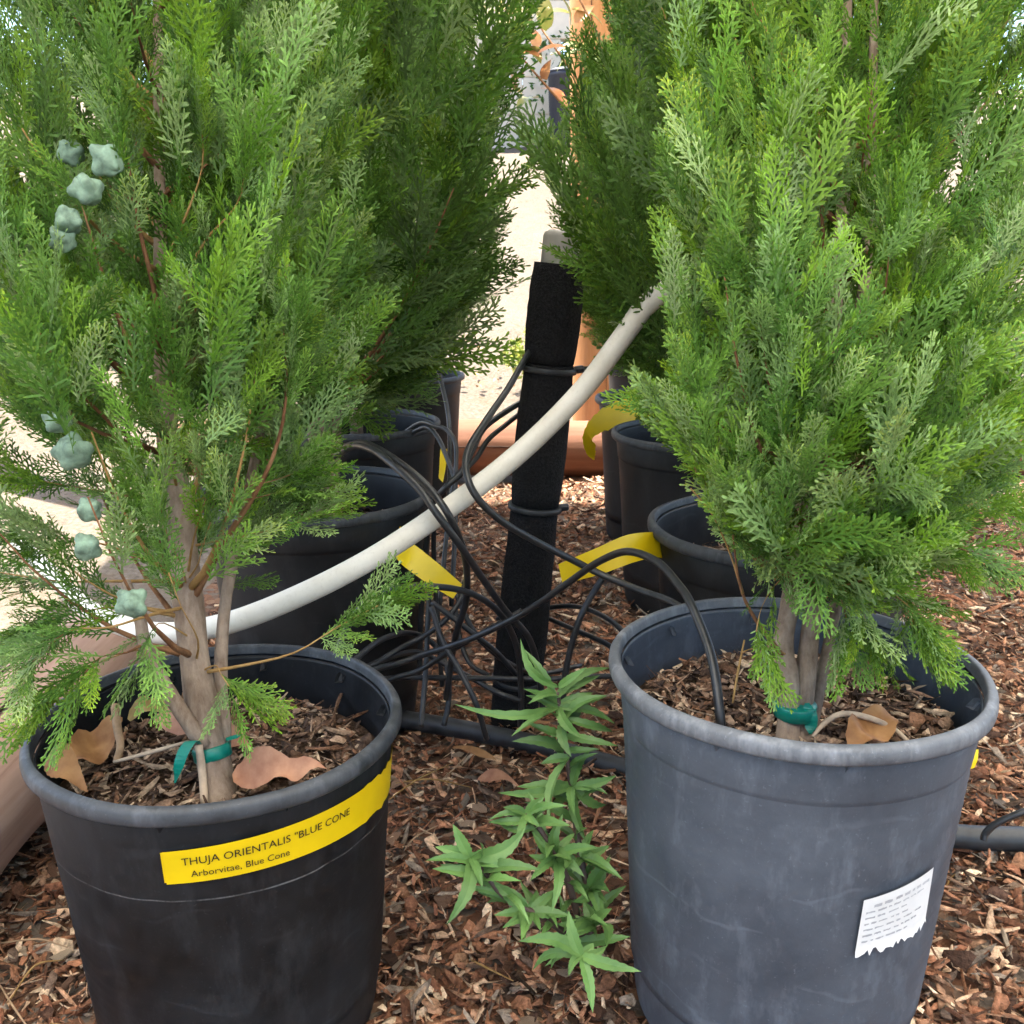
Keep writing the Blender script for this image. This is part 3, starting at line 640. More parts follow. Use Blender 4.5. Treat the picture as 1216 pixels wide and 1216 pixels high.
def make_tree(rg, root, stems, prof, nb, spb, n_obj, elev, gains, greens_p, tip_gain, view=None, holes=(), extra=(), scale=(.52, .98), zmin=.0, branch_obj=44, cut=None):
    """stems: list of point lists (world). prof: [(z, r)]. returns nothing; adds parts to root"""
    loc = np.array(root.location)
    for st, rad, mat in stems: tube('trunk', st, rad, mat, root, 12, 6, jitter=lambda i, k: .05 * math.sin(k * 2.1 + i * .8))
    main = spline(stems[0][0], 8)
    def axis(z): return np.array([np.interp(z, main[:, 2], main[:, 0]), np.interp(z, main[:, 2], main[:, 1]), z])
    pz = np.array([p[0] for p in prof]); pr = np.array([p[1] for p in prof])
    zs = np.linspace(pz[0], pz[-1], 200); w = np.interp(zs, pz, pr) + .03; w = w / w.sum()
    items = []; branches = []
    for i in range(nb):
        ze = rg.choice(zs, p=w); az = i * 2.39996 + rg.normal(0, .35); re = np.interp(ze, pz, pr) * rg.uniform(.62, 1.0)
        out = np.array([math.cos(az), math.sin(az), 0]); e = axis(ze) + out * re
        rise = re * rg.uniform(*elev(ze)); z0 = max(zmin, ze - rise); a = axis(z0)
        if z0 <= zmin + 1e-6: rise = ze - z0
        b = a + out * re * .65 + np.array([0, 0, rise * .25])
        branches.append((bez(a, b, e), 1.0, None))
    for pts, thick, mt in extra: branches.append((np.array(pts), thick, mt))
    k = 0
    for bi, (bp, thick, mt) in enumerate(branches):
        ex = bi >= nb
        seglen = np.linalg.norm(bp[-1] - bp[0]); radb = (.0015 + .0075 * seglen) * thick
        m = spb if not ex else int(6 + seglen * 36)
        mine = []
        ts = np.linspace(.22 if not ex else .64, 1.0, m) + rg.normal(0, .03, m)
        for j, t in enumerate(ts.clip(.1, 1)):
            f = t * (len(bp) - 1); i0 = min(int(f), len(bp) - 2); p = bp[i0] + (bp[i0 + 1] - bp[i0]) * (f - i0)
            tg = bp[i0 + 1] - bp[i0]; tg = tg / np.linalg.norm(tg); lat = np.cross(tg, [0, 0, 1.0]); lat /= np.linalg.norm(lat) + 1e-9
            sgn = 1 if j % 2 else -1
            h = np.interp(p[2], pz, np.linspace(0, 1, len(pz)))
            upw = np.interp(p[2], [pz[0], (pz[0] + pz[-1]) * .36, pz[-1]], [-.22, .35, .9])
            d = tg * .7 + lat * sgn * rg.uniform(.1, .75) * (1 - .6 * (t > .93)) + np.array([0, 0, upw * rg.uniform(.5, 1.3)]) + rg.normal(0, .18, 3)
            mine.append((p, d / np.linalg.norm(d), rg.uniform(*scale) * (1.0 if t > .6 else .85) * (.78 if ex else 1), t, ex))
        allm = len(mine)
        if cut is not None: mine = [it for it in mine if not cut(*view(np.array(it[0]) + np.array(it[1]) * .085 * it[2]), ex)]
        if len(mine) < .55 * allm and not ex: continue
        items += mine
        if ex or bi < branch_obj:
            tube('branch', [tuple(q) for q in (bp if ex else bp[:-2])], [radb, radb * .6, radb * .3, .0007], mt or (M['twig'] if rg.random() < .6 else M['twig_tan']), root, 7, 0)
    if holes and view is not None:
        keep = []
        for it in items:
            q = np.array(it[0]) + np.array(it[1]) * .05
            pp = view(q); bad = False
            for (hx, hy, rx, ry, dmax, pk) in holes:
                if pp[2] < dmax and ((pp[0] - hx) / rx) ** 2 + ((pp[1] - hy) / ry) ** 2 < 1 and rg.random() < pk: bad = True
            if not bad: keep.append(it)
        items = keep
    # nearest sprays become objects of their own
    dist = np.array([np.linalg.norm((np.array(it[0]) + np.array(it[1]) * .06) - np.array([0, 0, CAM_Z])) for it in items])
    order = np.argsort(dist); own = set(order[:n_obj].tolist())
    Vs, Fs, Cs, off = [], [], [], 0
    for ii, (p, d, s, t, _) in enumerate(items):
        roll = rg.uniform(0, math.pi); Rm = frame(d, np.array([0, 0, 1.0]), roll); ti = int(rg.integers(0, len(STEMP)))
        if ii in own:
            gi = rg.choice(3); o = bpy.data.objects.new('spray', SPM[ti * 3 + gi]); col.objects.link(o); o.parent = root
            mm = Matrix(Rm.tolist()).to_4x4(); o.matrix_local = Matrix.Translation(Vector(p - loc)) @ mm @ Matrix.Scale(s, 4)
            continue
        V, F, T, B = STEMP[ti]
        W = (V * s) @ Rm.T + (p - loc)
        g = GREENS[rg.choice(6, p=greens_p)] * rg.uniform(.8, 1.2) * gains; tc = TIPS[rg.choice(4, p=[.4, .3, .15, .15])]
        Vs.append(W); Fs.append(F + off); off += len(V); Cs.append(spray_cols(T, g, tc, rg.uniform(.2, 1) * tip_gain, B))
    o = obj('foliage', mesh_np('foliage', np.vstack(Vs), np.vstack(Fs), M['foliage'], colr=np.vstack(Cs)), root); tag(o, kind='stuff')
def view(q):
    x, y, z = q[0], q[1], q[2] - CAM_Z; d = y * CP - z * SP; uu = y * SP + z * CP
    return (608 + FPX * x / d, 608 - FPX * uu / d, d)
def PN(*q): return np.array(P(*q))
# --- tree in the printed-label pot
rgt = np.random.default_rng(21)
tl = P(262, 945, .955)
treeL = empty('arborvitae', (tl.x, tl.y, tl.z - .01), 'arborvitae with blue green cones growing in the pot with printed yellow strip', 'tree', 'potted arborvitae trees')
mainL = [P(264, 955, .95), P(256, 915, .955), P(244, 860, .955), P(232, 790, .95), P(222, 700, .945), P(213, 600, .94), P(200, 530, .95), P(192, 420, .985), P(190, 250, 1.0), P(188, 80, 1.0), P(186, -120, 1.0), P(184, -260, 1.0)]
stL = [(mainL, [.0175, .0160, .0150, .0145, .0135, .0105, .0070, .0055, .0045, .003], M['bark']),
       ([P(243, 885, .945), P(215, 845, .935), P(190, 805, .925), P(172, 765, .92), P(166, 735, .915), P(150, 690, .91)], [.0085, .0075, .007, .006, .004], M['bark']),
       ([P(262, 925, .962), P(266, 870, .968), P(262, 800, .97), P(270, 700, .975), P(300, 560, .985), P(330, 400, .99), P(350, 200, 1.0)], [.0075, .007, .006, .005, .004], M['bark'])]
profL = [(.40, .10), (.48, .16), (.60, .20), (.72, .23), (.85, .245), (1.0, .245), (1.15, .215), (1.3, .13), (1.44, .03)]
cutL = lambda x, y, d, ex: (not ex and x > np.interp(y, [0, 200, 330, 420, 500, 560, 620, 660, 700, 720], [425, 430, 470, 470, 425, 405, 400, 350, 300, 200])) or (not ex and (y > 790 or (y > 470 and (x * 7.13 + y * 3.77) % 1.0 < np.interp(y, [470, 560, 800], [.05, .42, .68]))))
exL = [([PN(232, 800, .95), PN(290, 790, .93), PN(350, 775, .91), PN(400, 745, .90), PN(452, 718, .89)], .7, M['twig_tan']),
       ([PN(225, 720, .945), PN(262, 650, .92), PN(312, 570, .89), PN(336, 500, .87), PN(340, 430, .86), PN(335, 380, .85)], 1.1, M['twig']),
       ([PN(205, 540, .94), PN(165, 440, .89), PN(130, 350, .86), PN(108, 280, .85), PN(95, 235, .85)], 1.2, M['twig']),
       ([PN(190, 420, .94), PN(184, 350, .89), PN(165, 270, .86), PN(152, 190, .85), PN(140, 120, .85)], 1.2, M['twig']),
       ([PN(184, 340, .90), PN(215, 270, .86), PN(240, 200, .85), PN(238, 140, .84)], .8, M['twig_tan']),
       ([PN(205, 400, .91), PN(235, 300, .86), PN(280, 245, .85), PN(292, 200, .84)], .8, M['twig_tan']),
       ([PN(225, 720, .945), PN(180, 730, .90), PN(130, 745, .87), PN(80, 750, .86), PN(35, 790, .85)], .8, M['twig_tan']),
       ([PN(170, 765, .92), PN(150, 775, .89), PN(120, 780, .87), PN(100, 800, .86)], .8, M['twig']),
       ([PN(222, 690, .945), PN(150, 655, .93), PN(90, 640, .92), PN(30, 640, .91)], .8, M['twig_tan']),
       ([PN(222, 690, .945), PN(140, 690, .95), PN(70, 690, .97), PN(0, 680, .98)], .8, M['twig_tan']),
       ([PN(215, 600, .94), PN(160, 590, .93), PN(100, 580, .93), PN(40, 570, .93)], .8, M['twig']),
       ([PN(232, 790, .95), PN(235, 760, .91), PN(215, 720, .88), PN(200, 680, .87)], .6, M['twig_tan']),
       ([PN(235, 800, .95), PN(255, 790, .93), PN(262, 800, .91), PN(272, 815, .90)], .6, M['twig_tan']),
       ([PN(215, 620, .94), PN(260, 600, .92), PN(310, 590, .93), PN(345, 580, .94)], .7, M['twig']),
       ([PN(205, 540, .94), PN(90, 500, .86), PN(80, 440, .85), PN(78, 400, .85)], .9, M['twig']),
       ([PN(210, 580, .94), PN(205, 560, .90), PN(190, 520, .87), PN(165, 460, .86)], .7, M['twig_tan']),
       ([PN(222, 690, .945), PN(230, 640, .9), PN(245, 590, .88), PN(255, 540, .87)], .6, M['twig_tan'])]
exL += [([PN(190, 200, .98), PN(110, 110, .95), PN(60, 50, .93), PN(25, 0, .92)], .7, M['twig']), ([PN(190, 260, .98), PN(90, 190, .98), PN(30, 120, .98), PN(0, 60, .98)], .7, M['twig']),
        ([PN(190, 160, .98), PN(120, 60, 1.0), PN(60, -10, 1.0), PN(10, -50, 1.0)], .7, M['twig']), ([PN(220, 650, .945), PN(270, 640, .92), PN(320, 630, .91), PN(370, 615, .91)], .6, M['twig_tan']),
        ([PN(215, 600, .945), PN(280, 580, .92), PN(320, 572, .92), PN(355, 560, .93)], .6, M['twig']),
        ([PN(222, 700, .945), PN(215, 670, .90), PN(200, 640, .875), PN(190, 600, .87)], .5, M['twig_tan']),
        ([PN(222, 690, .945), PN(235, 670, .90), PN(240, 650, .88), PN(250, 620, .87)], .5, M['twig_tan']),
        ([PN(230, 770, .945), PN(170, 770, .93), PN(110, 790, .92), PN(60, 820, .91)], .6, M['twig_tan']),
        ([PN(225, 730, .945), PN(150, 720, .97), PN(80, 730, .99), PN(20, 750, 1.0)], .6, M['twig_tan']),
        ([PN(230, 760, .945), PN(195, 740, .90), PN(180, 750, .88), PN(172, 780, .875)], .5, M['twig_tan'])]
exL = [(spline(p, 3), th, m) for p, th, m in exL]
make_tree(rgt, treeL, stL, profL, 146, 18, 290, lambda z: (.35, .95) if z < .6 else (.9, 1.7), 1.0, [.2, .2, .15, .2, .1, .15], .7, view,
          holes=[(190, 340, 65, 150, .87, .6), (318, 530, 40, 90, .94, .85), (225, 740, 45, 150, .93, .8), (60, 600, 70, 90, 1.3, .3), (92, 230, 46, 60, .88, .9), (85, 530, 35, 50, .88, .8)], extra=exL, zmin=.41, cut=cutL)
# cones
def cone_mesh():
    V = []; F = []; n, m = 22, 14
    horns = [Vector((math.cos(a), math.sin(a), h)).normalized() for a, h in [(0, .55), (2.1, .6), (4.2, .5), (1, -.15), (3.1, -.1), (5.2, -.2)]]
    for j in range(m + 1):
        ph = math.pi * j / m
        for i in range(n):
            th = 2 * math.pi * i / n; d = Vector((math.sin(ph) * math.cos(th), math.sin(ph) * math.sin(th), math.cos(ph)))
            r = .0092 * (1 + .06 * math.sin(3 * th)); 
            for h_ in horns: r += .0042 * max(0, d.dot(h_) - .88) / .12
            V.append((d.x * r, d.y * r, d.z * r * 1.22))
    for j in range(m):
        for i in range(n): F.append((j * n + i, j * n + (i + 1) % n, (j + 1) * n + (i + 1) % n, (j + 1) * n + i))
    return mesh_np('cone', V, F, M['cone'], True)
cm = cone_mesh()
for i, (x, y, d, s) in enumerate([(128, 191, .825, 1.05), (103, 226, .82, .95), (80, 262, .82, .85), (74, 285, .825, .8), (84, 182, .85, .85), (68, 500, .825, .8), (88, 537, .82, 1.1), (106, 606, .83, .75), (103, 650, .835, .85), (157, 717, .83, .95)]):
    o = obj('cone', cm, treeL); o.location = P(x, y, d) - treeL.location; s *= 1.2; o.scale = (s, s, s); o.rotation_euler = (rgt.uniform(-.9, .9), rgt.uniform(-.9, .9), rgt.uniform(0, 6))
def tie(root, c, d, r, tail):
    o = ring(Vector(c), Vector(d).normalized(), r, .013, M['teal'], 'tie_tape', root)
    for tl_ in tail:
        pts = [np.array(p) for p in tl_]; V = []; F = []; w = [.3, 1, 1, .8, .15]
        for i, p in enumerate(spline(pts, 4)):
            ww = np.interp(i / (4 * (len(pts) - 1)), np.linspace(0, 1, 5), w) * .0062
            V += [p + np.array([-ww, .001 * math.sin(i), 0]), p + np.array([ww, -.001, .001])]
        for i in range(len(V) // 2 - 1): F.append((2 * i, 2 * i + 1, 2 * i + 3, 2 * i + 2))
        obj('tape_tail', mesh_np('tape_tail', V, F, M['teal']), root, True)
tie(treeL, P(252, 893, .957), mainL[1] - mainL[2], .0185, [[P(238, 884, .935), P(228, 880, .93), P(218, 893, .925), P(212, 912, .925), P(208, 930, .926)], [P(270, 880, .955), P(280, 874, .96), P(286, 872, .96)]])
# --- tree in the weathered grey pot
rgt = np.random.default_rng(33)
tr_ = P(945, 890, .915)
treeR = empty('arborvitae', (tr_.x, tr_.y, tr_.z - .01), 'dense twin stemmed arborvitae growing in the weathered grey pot', 'tree', 'potted arborvitae trees')
mainR = [P(938, 895, .915), P(937, 850, .915), P(936, 800, .915), P(930, 765, .92), P(938, 720, .92), P(952, 640, .92), P(962, 540, .93), P(985, 420, .97), P(1000, 260, 1.0), P(1005, 80, 1.0), P(1005, -120, 1.0), P(1005, -260, 1.0)]
stR = [(mainR, [.0110, .0100, .0095, .0092, .0088, .0082, .0075, .006, .005, .004], M['bark']),
       ([P(953, 895, .918), P(954, 840, .92), P(960, 770, .922), P(968, 700, .925), P(975, 640, .93), P(985, 520, .94), P(1025, 350, .98), P(1035, 150, 1.0), P(1040, -80, 1.0)], [.0100, .0095, .0088, .0080, .007, .0055, .004], M['bark']),
       ([P(962, 890, .93), P(968, 840, .935), P(985, 760, .94), P(1000, 680, .945), P(1030, 560, .95), P(1060, 430, .96)], [.0065, .006, .0055, .005, .003], M['bark']),
       ([P(929, 893, .912), P(930, 865, .912), P(932, 845, .914)], [.007, .0065, .006], M['bark'])]
profR = [(.48, .06), (.53, .12), (.60, .18), (.70, .225), (.82, .235), (.95, .24), (1.1, .22), (1.25, .15), (1.42, .03)]
cutR = lambda x, y, d, ex: x < np.interp(y, [0, 100, 300, 400, 430, 450, 485, 515, 580, 620, 680, 720, 780], [815, 790, 790, 792, 780, 735, 735, 805, 838, 850, 880, 892, 900]) or (not ex and (y > 745 or x > np.interp(y, [540, 620, 680, 745], [1300, 1180, 1100, 1030])))
exR = [([PN(938, 790, .92), PN(900, 740, .89), PN(880, 700, .875), PN(872, 650, .86), PN(868, 610, .85)], 1.0, M['twig']),
       ([PN(882, 705, .876), PN(868, 660, .87), PN(845, 610, .86), PN(820, 580, .85)], .7, M['twig_tan']),
       ([PN(940, 780, .92), PN(915, 770, .89), PN(895, 770, .875), PN(880, 775, .87)], .6, M['twig_tan']),
       ([PN(965, 720, .92), PN(1000, 700, .88), PN(1020, 720, .86), PN(1032, 745, .85)], .6, M['twig_tan']),
       ([PN(965, 700, .92), PN(1020, 690, .89), PN(1060, 705, .87), PN(1100, 740, .86)], .7, M['twig_tan']),
       ([PN(965, 690, .92), PN(1040, 650, .90), PN(1100, 640, .88), PN(1150, 655, .87)], .8, M['twig']),
       ([PN(965, 640, .92), PN(1060, 600, .92), PN(1130, 580, .92), PN(1200, 600, .92)], .8, M['twig']),
       ([PN(955, 650, .92), PN(900, 600, .90), PN(860, 560, .89), PN(815, 545, .88)], .8, M['twig_tan']),
       ([PN(962, 560, .93), PN(880, 520, .90), PN(830, 490, .88), PN(790, 485, .88)], .8, M['twig']),
       ([PN(1000, 420, .94), PN(1045, 360, .88), PN(1055, 310, .86), PN(1058, 270, .85)], .9, M['twig']),
       ([PN(985, 430, .94), PN(1040, 400, .88), PN(1070, 380, .86), PN(1090, 368, .85)], .9, M['twig_tan']),
       ([PN(965, 540, .93), PN(1070, 560, .88), PN(1095, 520, .86), PN(1110, 470, .85)], .9, M['twig']),
       ([PN(965, 600, .92), PN(975, 560, .89), PN(985, 530, .86), PN(990, 490, .85)], .8, M['twig']),
       ([PN(950, 690, .92), PN(955, 660, .89), PN(965, 640, .87), PN(1010, 640, .85)], .7, M['twig_tan'])]
exR += [([PN(1030, 200, .97), PN(1110, 120, .95), PN(1160, 70, .93), PN(1200, 20, .92)], .7, M['twig']), ([PN(1030, 260, .97), PN(1120, 180, .98), PN(1180, 110, .98), PN(1215, 60, .98)], .7, M['twig']),
        ([PN(1030, 160, .97), PN(1110, 60, 1.0), PN(1170, -10, 1.0), PN(1215, -50, 1.0)], .7, M['twig']), ([PN(955, 680, .92), PN(925, 690, .89), PN(905, 720, .87), PN(898, 750, .865)], .5, M['twig_tan']),
        ([PN(960, 690, .92), PN(985, 690, .88), PN(1000, 715, .865), PN(1005, 735, .86)], .5, M['twig_tan']),
        ([PN(955, 660, .92), PN(940, 640, .88), PN(925, 660, .86), PN(920, 690, .855)], .5, M['twig_tan']),
        ([PN(960, 650, .92), PN(985, 620, .87), PN(975, 640, .85), PN(965, 670, .845)], .5, M['twig_tan']),
        ([PN(965, 690, .92), PN(1040, 690, .90), PN(1070, 705, .88), PN(1085, 735, .87)], .5, M['twig_tan'])]
exR = [(spline(p, 3), th, m) for p, th, m in exR]
make_tree(rgt, treeR, stR, profR, 145, 17, 290, lambda z: (.5, 1.0) if z < .65 else (1.1, 2.0), 1.08, [.22, .22, .10, .14, .08, .24], 1.35, view,
          holes=[(950, 720, 38, 140, .915, .85), (1030, 300, 24, 60, .90, .8)], extra=exR, zmin=.49, cut=cutR)
tie(treeR, P(944, 842, .918), (0, 0, 1), .0200, [[P(958, 835, .905), P(962, 850, .903), P(963, 862, .903), P(962, 872, .903)], [P(926, 810, .925), P(925, 795, .928), P(930, 785, .93)]])
# --- trees in the pots behind
def back_tree(seed, n_obj):
    rg = np.random.default_rng(seed); root = empty('arborvitae', (0, 0, .30), '', 'tree', 'potted arborvitae trees')
    st = [([(0, 0, .28), (.005, .0, .45), (.0, .01, .7), (.01, 0, 1.1), (0, 0, 1.7)], [.016, .014, .012, .009, .004], M['bark']),
          ([(.012, .005, .28), (.03, .01, .45), (.05, .02, .7), (.06, .03, 1.2)], [.01, .009, .008, .004], M['bark'])]
    prof = [(.52, .10), (.60, .20), (.68, .29), (.80, .335), (.95, .335), (1.15, .31), (1.35, .25), (1.55, .17), (1.75, .05)]
    make_tree(rg, root, st, prof, 100, 11, n_obj, lambda z: (.5, 1.0) if z < .8 else (.9, 1.7), .82, [.3, .2, .12, .25, .06, .07], .6, None, zmin=.5, scale=(.95, 1.5), branch_obj=24)
    return root
def copy_tree_obj(root, loc, rz, label, s=1.0):
    r = root.copy(); col.objects.link(r); r.location = loc; r.rotation_euler = (0, 0, rz); r.scale = (s, s, s); r['label'] = label
    for ch in list(root.children):
        c = ch.copy(); col.objects.link(c); c.parent = r
    return r
bt = [back_tree(61, 90), back_tree(62, 90)]
SPEC = [('L2', 0, .4, 'dark arborvitae in the pot behind the white hose with the loose yellow strip end', 1.2), ('R2', 1, 2.0, 'arborvitae in the pot whose yellow strip sticks out stiffly', 1.03),
        ('L3', 1, 4.1, 'arborvitae second in line behind the tree with blue green cones', .98), ('L4', 0, 2.2, 'farthest arborvitae in line behind the tree with blue green cones', .95),
        ('R3', 0, 5.0, 'arborvitae in the pot between the stiff yellow strip and the curled one', .95), ('R4', 1, .9, 'arborvitae in the pot with the curled torn yellow strip', .92)]
used = set()
for key, v, rz, lb, s in SPEC:
    (cx, cy), Rr, H, z0 = POTS[key]; loc = (cx, cy, pots[key][1] - .02)
    if v not in used:
        o = bt[v]; used.add(v); o.location = loc; o.rotation_euler = (0, 0, rz); o.scale = (s, s, s * (1.2 if key == 'R2' else 1)); o['label'] = lb
    else: copy_tree_obj(bt[v], loc, rz, lb, s)

# ------------------------------------------------------------------ yellow strips, lettering, sticker
def hit(key, px, py):
    """angle and height on a pot's wall that a photo pixel shows"""
    (cx, cy), Rr, H, z0 = POTS[key]; dv = P(px, py, 1.0) - Vector((0, 0, CAM_Z)); best = None
    for s in np.linspace(.5, 1.6, 6000):
        q = Vector((0, 0, CAM_Z)) + dv * s; r = math.hypot(q.x - cx, q.y - cy); zz_ = q.z - z0
        if r <= pot_r(key, zz_) and zz_ < H - .015: return math.atan2(q.y - cy, q.x - cx), zz_
        e = r - pot_r(key, zz_)
        if best is None or e < best[0]: best = (e, math.atan2(q.y - cy, q.x - cx), zz_)
    return best[1], best[2]
def wall_pt(key, th, z, lift=.0012):
    r = pot_r(key, z) + lift; return (r * math.cos(th), r * math.sin(th), z)
def text_mesh(body, size):
    cu = bpy.data.curves.new('lettering', 'FONT'); cu.body = body; cu.size = size; cu.resolution_u = 3
    ob = bpy.data.objects.new('lettering_source', cu); col.objects.link(ob); bpy.context.view_layer.update()
    me = bpy.data.meshes.new_from_object(ob.evaluated_get(bpy.context.evaluated_depsgraph_get()))
    bpy.data.objects.remove(ob); return me
# left pot strip: control points (top/bottom edge) along the wall
root = pots['L1'][0]
tops = [hit('L1', *q) for q in ((193, 1011), (260, 1003), (330, 982), (395, 957), (432, 934), (462, 902))]
bots = [hit('L1', *q) for q in ((200, 1046), (270, 1043), (340, 1022), (405, 994), (440, 963), (466, 935))]
tt = np.array(tops); bb = np.array(bots); tt[:, 0] = np.unwrap(tt[:, 0]); bb[:, 0] = np.unwrap(bb[:, 0])
tht = np.linspace(tt[0, 0], tt[-1, 0] + .25, 44); zt = np.interp(tht, tt[:, 0], tt[:, 1]); zb = np.interp(tht, tt[:, 0], bb[:, 1])
zt = np.polyval(np.polyfit(tht, zt, 2), tht); zb = np.polyval(np.polyfit(tht, zb, 2), tht)
def strip_mesh(key, th, ztop, zbot, mat, lift=.0014, rag=0, name='plant_label'):
    V = []; F = []; rg = np.random.default_rng(9); nv = 5
    for i, a in enumerate(th):
        rt = rg.uniform(-rag, rag) if i > len(th) * .62 else 0; rb = rg.uniform(-rag, rag) if i > len(th) * .62 else 0
        for j in range(nv):
            z = (zbot[i] + rb) + ((ztop[i] + rt) - (zbot[i] + rb)) * j / (nv - 1); V.append(wall_pt(key, a, z, lift))
    for i in range(len(th) - 1):
        for j in range(nv - 1): F.append((i * nv + j, (i + 1) * nv + j, (i + 1) * nv + j + 1, i * nv + j + 1))
    return mesh_np(name, V, F, mat, True)
lab = obj('plant_label', strip_mesh('L1', tht, zt, zb, M['yellow'], .0014, .0022), root); lab['label'] = 'printed yellow strip with black lettering, torn at its end'
ov = obj('label_end', strip_mesh('L1', tht[:5] - .012, zt[:5] - .001, zb[:5] + .0012, M['yellow'], .0008), lab)
def letter(body, size, th0, zfrac, key='L1'):
    me = text_mesh(body, size); rr = pot_r(key, float(zt[0]))
    for v in me.vertices:
        a = th0 + v.co.x / rr; zc = np.interp(a, tht, zb + (zt - zb) * zfrac); v.co = Vector(wall_pt(key, a, zc + v.co.y, .0024))
    me.materials.clear(); me.materials.append(M['ink']); return obj('lettering', me, lab)
thA = hit('L1', 217, 1030)[0]; thB = hit('L1', 413, 960)[0]; thC = hit('L1', 228, 1040)[0]; thD = hit('L1', 343, 1014)[0]
while thA < tht[0] - .5: thA += 2 * math.pi; thB += 2 * math.pi; thC += 2 * math.pi; thD += 2 * math.pi
def fit_size(body, a, b):
    me = text_mesh(body, 1.0); xs = [v.co.x for v in me.vertices]; return (b - a) * pot_r('L1', float(zt[0])) / (max(xs) - min(xs))
s1 = fit_size('THUJA ORIENTALIS "BLUE CONE', thA, thB); letter('THUJA ORIENTALIS "BLUE CONE', s1, thA, .56)
s2 = fit_size('Arborvitae, Blue Cone', thC, thD); letter('Arborvitae, Blue Cone', s2, thC, .19)
# white paper sticker on the grey pot
root = pots['R1'][0]
cs = [hit('R1', *q) for q in ((1025, 1068), (1107, 1029), (1096, 1097), (1014, 1133))]
cs = [(a if a < 1 else a - 2 * math.pi, z) for a, z in cs]
def bil(u_, v_): 
    (a0, z0_), (a1, z1), (a2, z2), (a3, z3) = cs
    return ((a0 * (1 - u_) + a1 * u_) * (1 - v_) + (a3 * (1 - u_) + a2 * u_) * v_, (z0_ * (1 - u_) + z1 * u_) * (1 - v_) + (z3 * (1 - u_) + z2 * u_) * v_)
V = []; F = []; nu, nv = 30, 12; rgk = np.random.default_rng(2)
for i in range(nu + 1):
    rag = 1 + (.04 if i % 9 in (0, 1, 5) else 0) - (.07 if i % 11 in (4, 6, 7) else 0) + rgk.uniform(-.015, .015) - .12 * max(0, i / nu - .75)
    for j in range(nv + 1):
        a, z = bil(i / nu, j / nv * rag); V.append(wall_pt('R1', a, z, .0014 + (.0012 if j == nv else 0)))
for i in range(nu):
    for j in range(nv): F.append((i * (nv + 1) + j, i * (nv + 1) + j + 1, (i + 1) * (nv + 1) + j + 1, (i + 1) * (nv + 1) + j))
st_o = obj('paper_sticker', mesh_np('paper_sticker', V, F, M['paper'], True), root); st_o['label'] = 'torn white paper sticker with faded print'
V = []; F = []
for ln in range(7):
    v0 = .13 + ln * .105; u_ = .12 + .02 * rgk.random() if ln == 0 else .05
    while u_ < (.82 if ln not in (2, 3, 6) else .6):
        w_ = rgk.uniform(.03, .13); 
        k = 4; hh = .045 if ln == 0 else .026
        b = len(V)
        for q in range(k + 1):
            for dv in (0, hh): 
                a, z = bil(min(.95, u_ + w_ * q / k), v0 + dv + rgk.uniform(-.008, .008)); V.append(wall_pt('R1', a, z, .0019))
        for q in range(k): F.append((b + 2 * q, b + 2 * q + 1, b + 2 * q + 3, b + 2 * q + 2))
        u_ += w_ + rgk.uniform(.02, .05)
obj('faded_print', mesh_np('faded_print', V, F, M['inkgrey']), st_o)
def ribbon(name, pts, width_vecs, mat, parent, n=6, rag=0):
    c = spline(pts, n); w = spline(width_vecs, n); V = []; F = []; rg = np.random.default_rng(4)
    for i in range(len(c)):
        for q in (-1, -.33, .33, 1):
            V.append(c[i] + w[i] * q * (1 + (rg.uniform(-rag, rag) if abs(q) == 1 else 0)))
    for i in range(len(c) - 1):
        for j in range(3): F.append((i * 4 + j, i * 4 + j + 1, i * 4 + j + 5, i * 4 + j + 4))
    return obj(name, mesh_np(name, V, F, mat, True), parent, True)
def wv(a, b): return (Vector(a) - Vector(b)) / 2
def rib_px(name, rows, parent, rag=0, label=None):
    """rows: (top pixel, bottom pixel, depth)"""
    c = []; w = []
    for (tx, ty), (bx, by), d in rows:
        a, b = P(tx, ty, d), P(bx, by, d + .004); c.append((a + b) / 2); w.append((a - b) / 2)
    o = ribbon(name, c, w, M['yellow'], parent, 6, rag)
    if label: o['label'] = label
    return o
rib_px('plant_label', [((475, 625), (465, 655), 1.50), ((487, 642), (475, 668), 1.47), ((503, 655), (484, 676), 1.44), ((525, 673), (508, 693), 1.42), ((549, 694), (538, 711), 1.41)], pots['L2'][0], 0, 'loose end of a yellow plastic strip')
rib_px('plant_label', [((784, 632), (792, 664), 1.44), ((768, 632), (778, 662), 1.415), ((742, 636), (752, 668), 1.38), ((710, 650), (716, 681), 1.36), ((663, 670), (668, 694), 1.35)], pots['R2'][0], 0, 'stiff end of a yellow plastic strip')
rib_px('plant_label', [((775, 470), (780, 500), 2.50), ((757, 471), (757, 503), 2.49), ((735, 476), (738, 505), 2.47), ((712, 488), (715, 513), 2.45), ((697, 504), (703, 522), 2.44), ((692, 520), (707, 528), 2.45), ((696, 538), (707, 540), 2.47), ((704, 546), (706, 546), 2.48)], pots['R4'][0], .12, 'curled torn yellow plastic strip')
rib_px('plant_label', [((531, 533), (523, 533), 2.92), ((530, 550), (522, 550), 2.92), ((526, 573), (521, 568), 2.93)], pots['L4'][0], 0, 'sliver of a yellow plastic strip')
rib_px('plant_label', [((1150, 890), (1162, 890), .97), ((1152, 902), (1161, 902), .968), ((1149, 914), (1157, 912), .967)], pots['R1'][0], 0, 'end of a yellow plastic strip')

